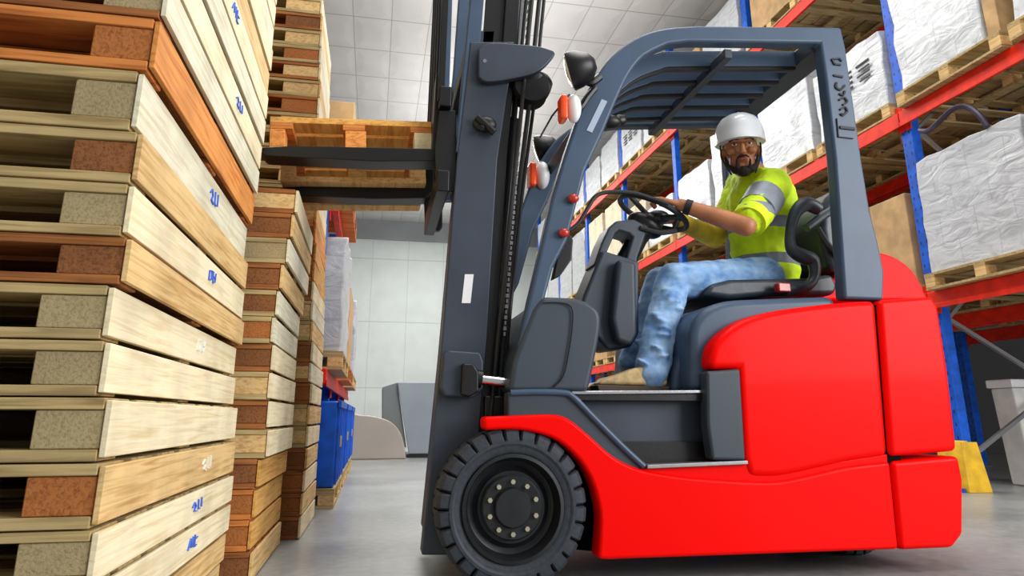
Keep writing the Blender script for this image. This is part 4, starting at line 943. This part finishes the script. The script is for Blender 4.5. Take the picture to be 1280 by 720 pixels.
def torso_band(t0, name):
    # a band hugging the torso at height t0 between pelvis and chest
    c_ = pel.lerp(chest, t0); r0 = .128 if t0 < .6 else .14
    bb = MB(); seg_ = 48; rows_ = []
    for h_ in (-.024, .024):
        row = []
        for k in range(seg_):
            a_ = 2 * PI * k / seg_
            row.append(bb.bm.verts.new(c_ + Vector((math.cos(a_) * (r0 + .004), math.sin(a_) * (r0 + .07), h_ + .012 * math.cos(a_)))))
        rows_.append(row)
    for k in range(seg_): bb.bm.faces.new((rows_[0][k], rows_[0][(k + 1) % seg_], rows_[1][(k + 1) % seg_], rows_[1][k]))
    o_ = obj('reflective_band', bb, SILVER, sh)
    md = o_.modifiers.new('wrap', 'SHRINKWRAP'); md.target = sh; md.wrap_method = 'NEAREST_SURFACEPOINT'; md.wrap_mode = 'OUTSIDE_SURFACE'; md.offset = .004
    md = o_.modifiers.new('thick', 'SOLIDIFY'); md.thickness = .003

sl = shN.lerp(elN, .3); sl2 = shN.lerp(elN, .62)
obj('sleeve_patch', MB().cone(sl, sl2, .0885, .083, 24), SILVER, sh, label='grey reflective band round the near sleeve')
obj('sleeve_cuff', MB().cone(shN.lerp(elN, .76), shN.lerp(elN, .9), .079, .076, 24), HIVIS, sh)
b = MB().limb([shF.lerp(elF, .5), elF, wrF], [.06, .055, .042]); obj('mustard_sleeve', b, YCLOTH, dr, fuse=.007, smooth=3, label='mustard-yellow sleeve on the far arm')
obj('wristband', MB().cone(wrN.lerp(elN, .06), wrN.lerp(elN, .16), .034, .036, 20), BLACKR, dr)
# jeans
b = MB()
b.limb([pel, hipN, hipN.lerp(knN, .5), knN, knN.lerp(anN, .5), anN + Vector((0, 0, -.03))], [.12, .102, .088, .076, .07, .072])
b.limb([pel, hipF, hipF.lerp(knF, .5), knF, knF.lerp(anF, .5), anF + Vector((0, 0, -.02))], [.125, .11, .096, .08, .072, .07])
# folds
rnd = random.Random(3)
for k in range(12):
    a_ = knN.lerp(anN, .15 + k * .075); an = rnd.uniform(0, 6.28); rr = .07
    an = 3.9 + rnd.uniform(-1.3, 1.3); b.ell(a_ + Vector((math.cos(an) * rr * .86, math.sin(an) * rr * .86, 0)), (.034, .034, .010), Matrix.Rotation(rnd.uniform(-.6, .6), 3, 'Y'))
jn = obj('jeans', b, DENIM, dr, fuse=.008, smooth=3)
tx = bpy.data.textures.new('folds', 'CLOUDS'); tx.noise_scale = .06
for o_, s_ in ((jn, .016), (sh, .02)):
    md = o_.modifiers.new('folds', 'DISPLACE'); md.texture = tx; md.strength = s_; md.mid_level = .5; md.texture_coords = 'LOCAL'
# shoes
fz_ = at(716, 490, YN).z
def shoe(an, yy, toe):
    hx = an.x + .05; z0 = fz_ + .002
    d = MB(); L0 = toe
    up_p = [(hx, z0 + .03), (hx + .01, z0 + .09), (hx - .06, z0 + .115), (hx - .13, z0 + .10), (hx - .2, z0 + .075), (hx - L0 + .03, z0 + .06), (hx - L0, z0 + .035)]
    o_ = obj('shoe', MB().prism(up_p, yy - .045, yy + .045), SHOE, dr, bevel=.022, seg=4, label='tan leather shoe')
    obj('sole', MB().prism([(hx + .008, z0), (hx + .008, z0 + .028), (hx - L0 - .005, z0 + .034), (hx - L0, z0 + .01), (hx - L0 + .04, z0)], yy - .048, yy + .048), SOLE, o_, bevel=.006)
shoe(anN, anN.y, .29); shoe(anF, anF.y, .29)

# ================================================================== LIGHT
w = bpy.data.worlds.new('world'); bpy.context.scene.world = w; w.use_nodes = True
w.node_tree.nodes['Background'].inputs['Color'].default_value = (1, 1, 1, 1); w.node_tree.nodes['Background'].inputs['Strength'].default_value = .42
def area(name, loc, rot, sx, sy, e, col=(1, 1, 1)):
    l = bpy.data.lights.new(name, 'AREA'); l.shape = 'RECTANGLE'; l.size = sx; l.size_y = sy; l.energy = e; l.color = col
    o = bpy.data.objects.new(name, l); C.objects.link(o); o.location = loc; o.rotation_euler = rot; return o
for y, e in ((2.2, 180), (7.5, 195), (12.5, 260), (17.5, 300)):
    area('overhead_fill', (1.7, y, CZ - .5), (0, 0, 0), 2.4, 4.0, e, (1, .985, .96))  # added fill lights under the ceiling, no visible fixtures
    area('upward_fill', (1.7, y, CZ - 1.5), (PI, 0, 0), 2.4, 4.0, 80, (1, .985, .96))  # up-facing fill added to brighten the ceiling
area('right_side_fill', (6.2, -2.2, 3.0), (math.radians(80), 0, math.radians(52)), 4.5, 4, 580, (1, 1, 1))  # large unseen fill added at the right to brighten aisle-facing sides
vs = bpy.context.scene.view_settings; vs.view_transform = 'Standard'; vs.look = 'None'; vs.gamma = 1; vs.use_curve_mapping = False; vs.exposure = 0
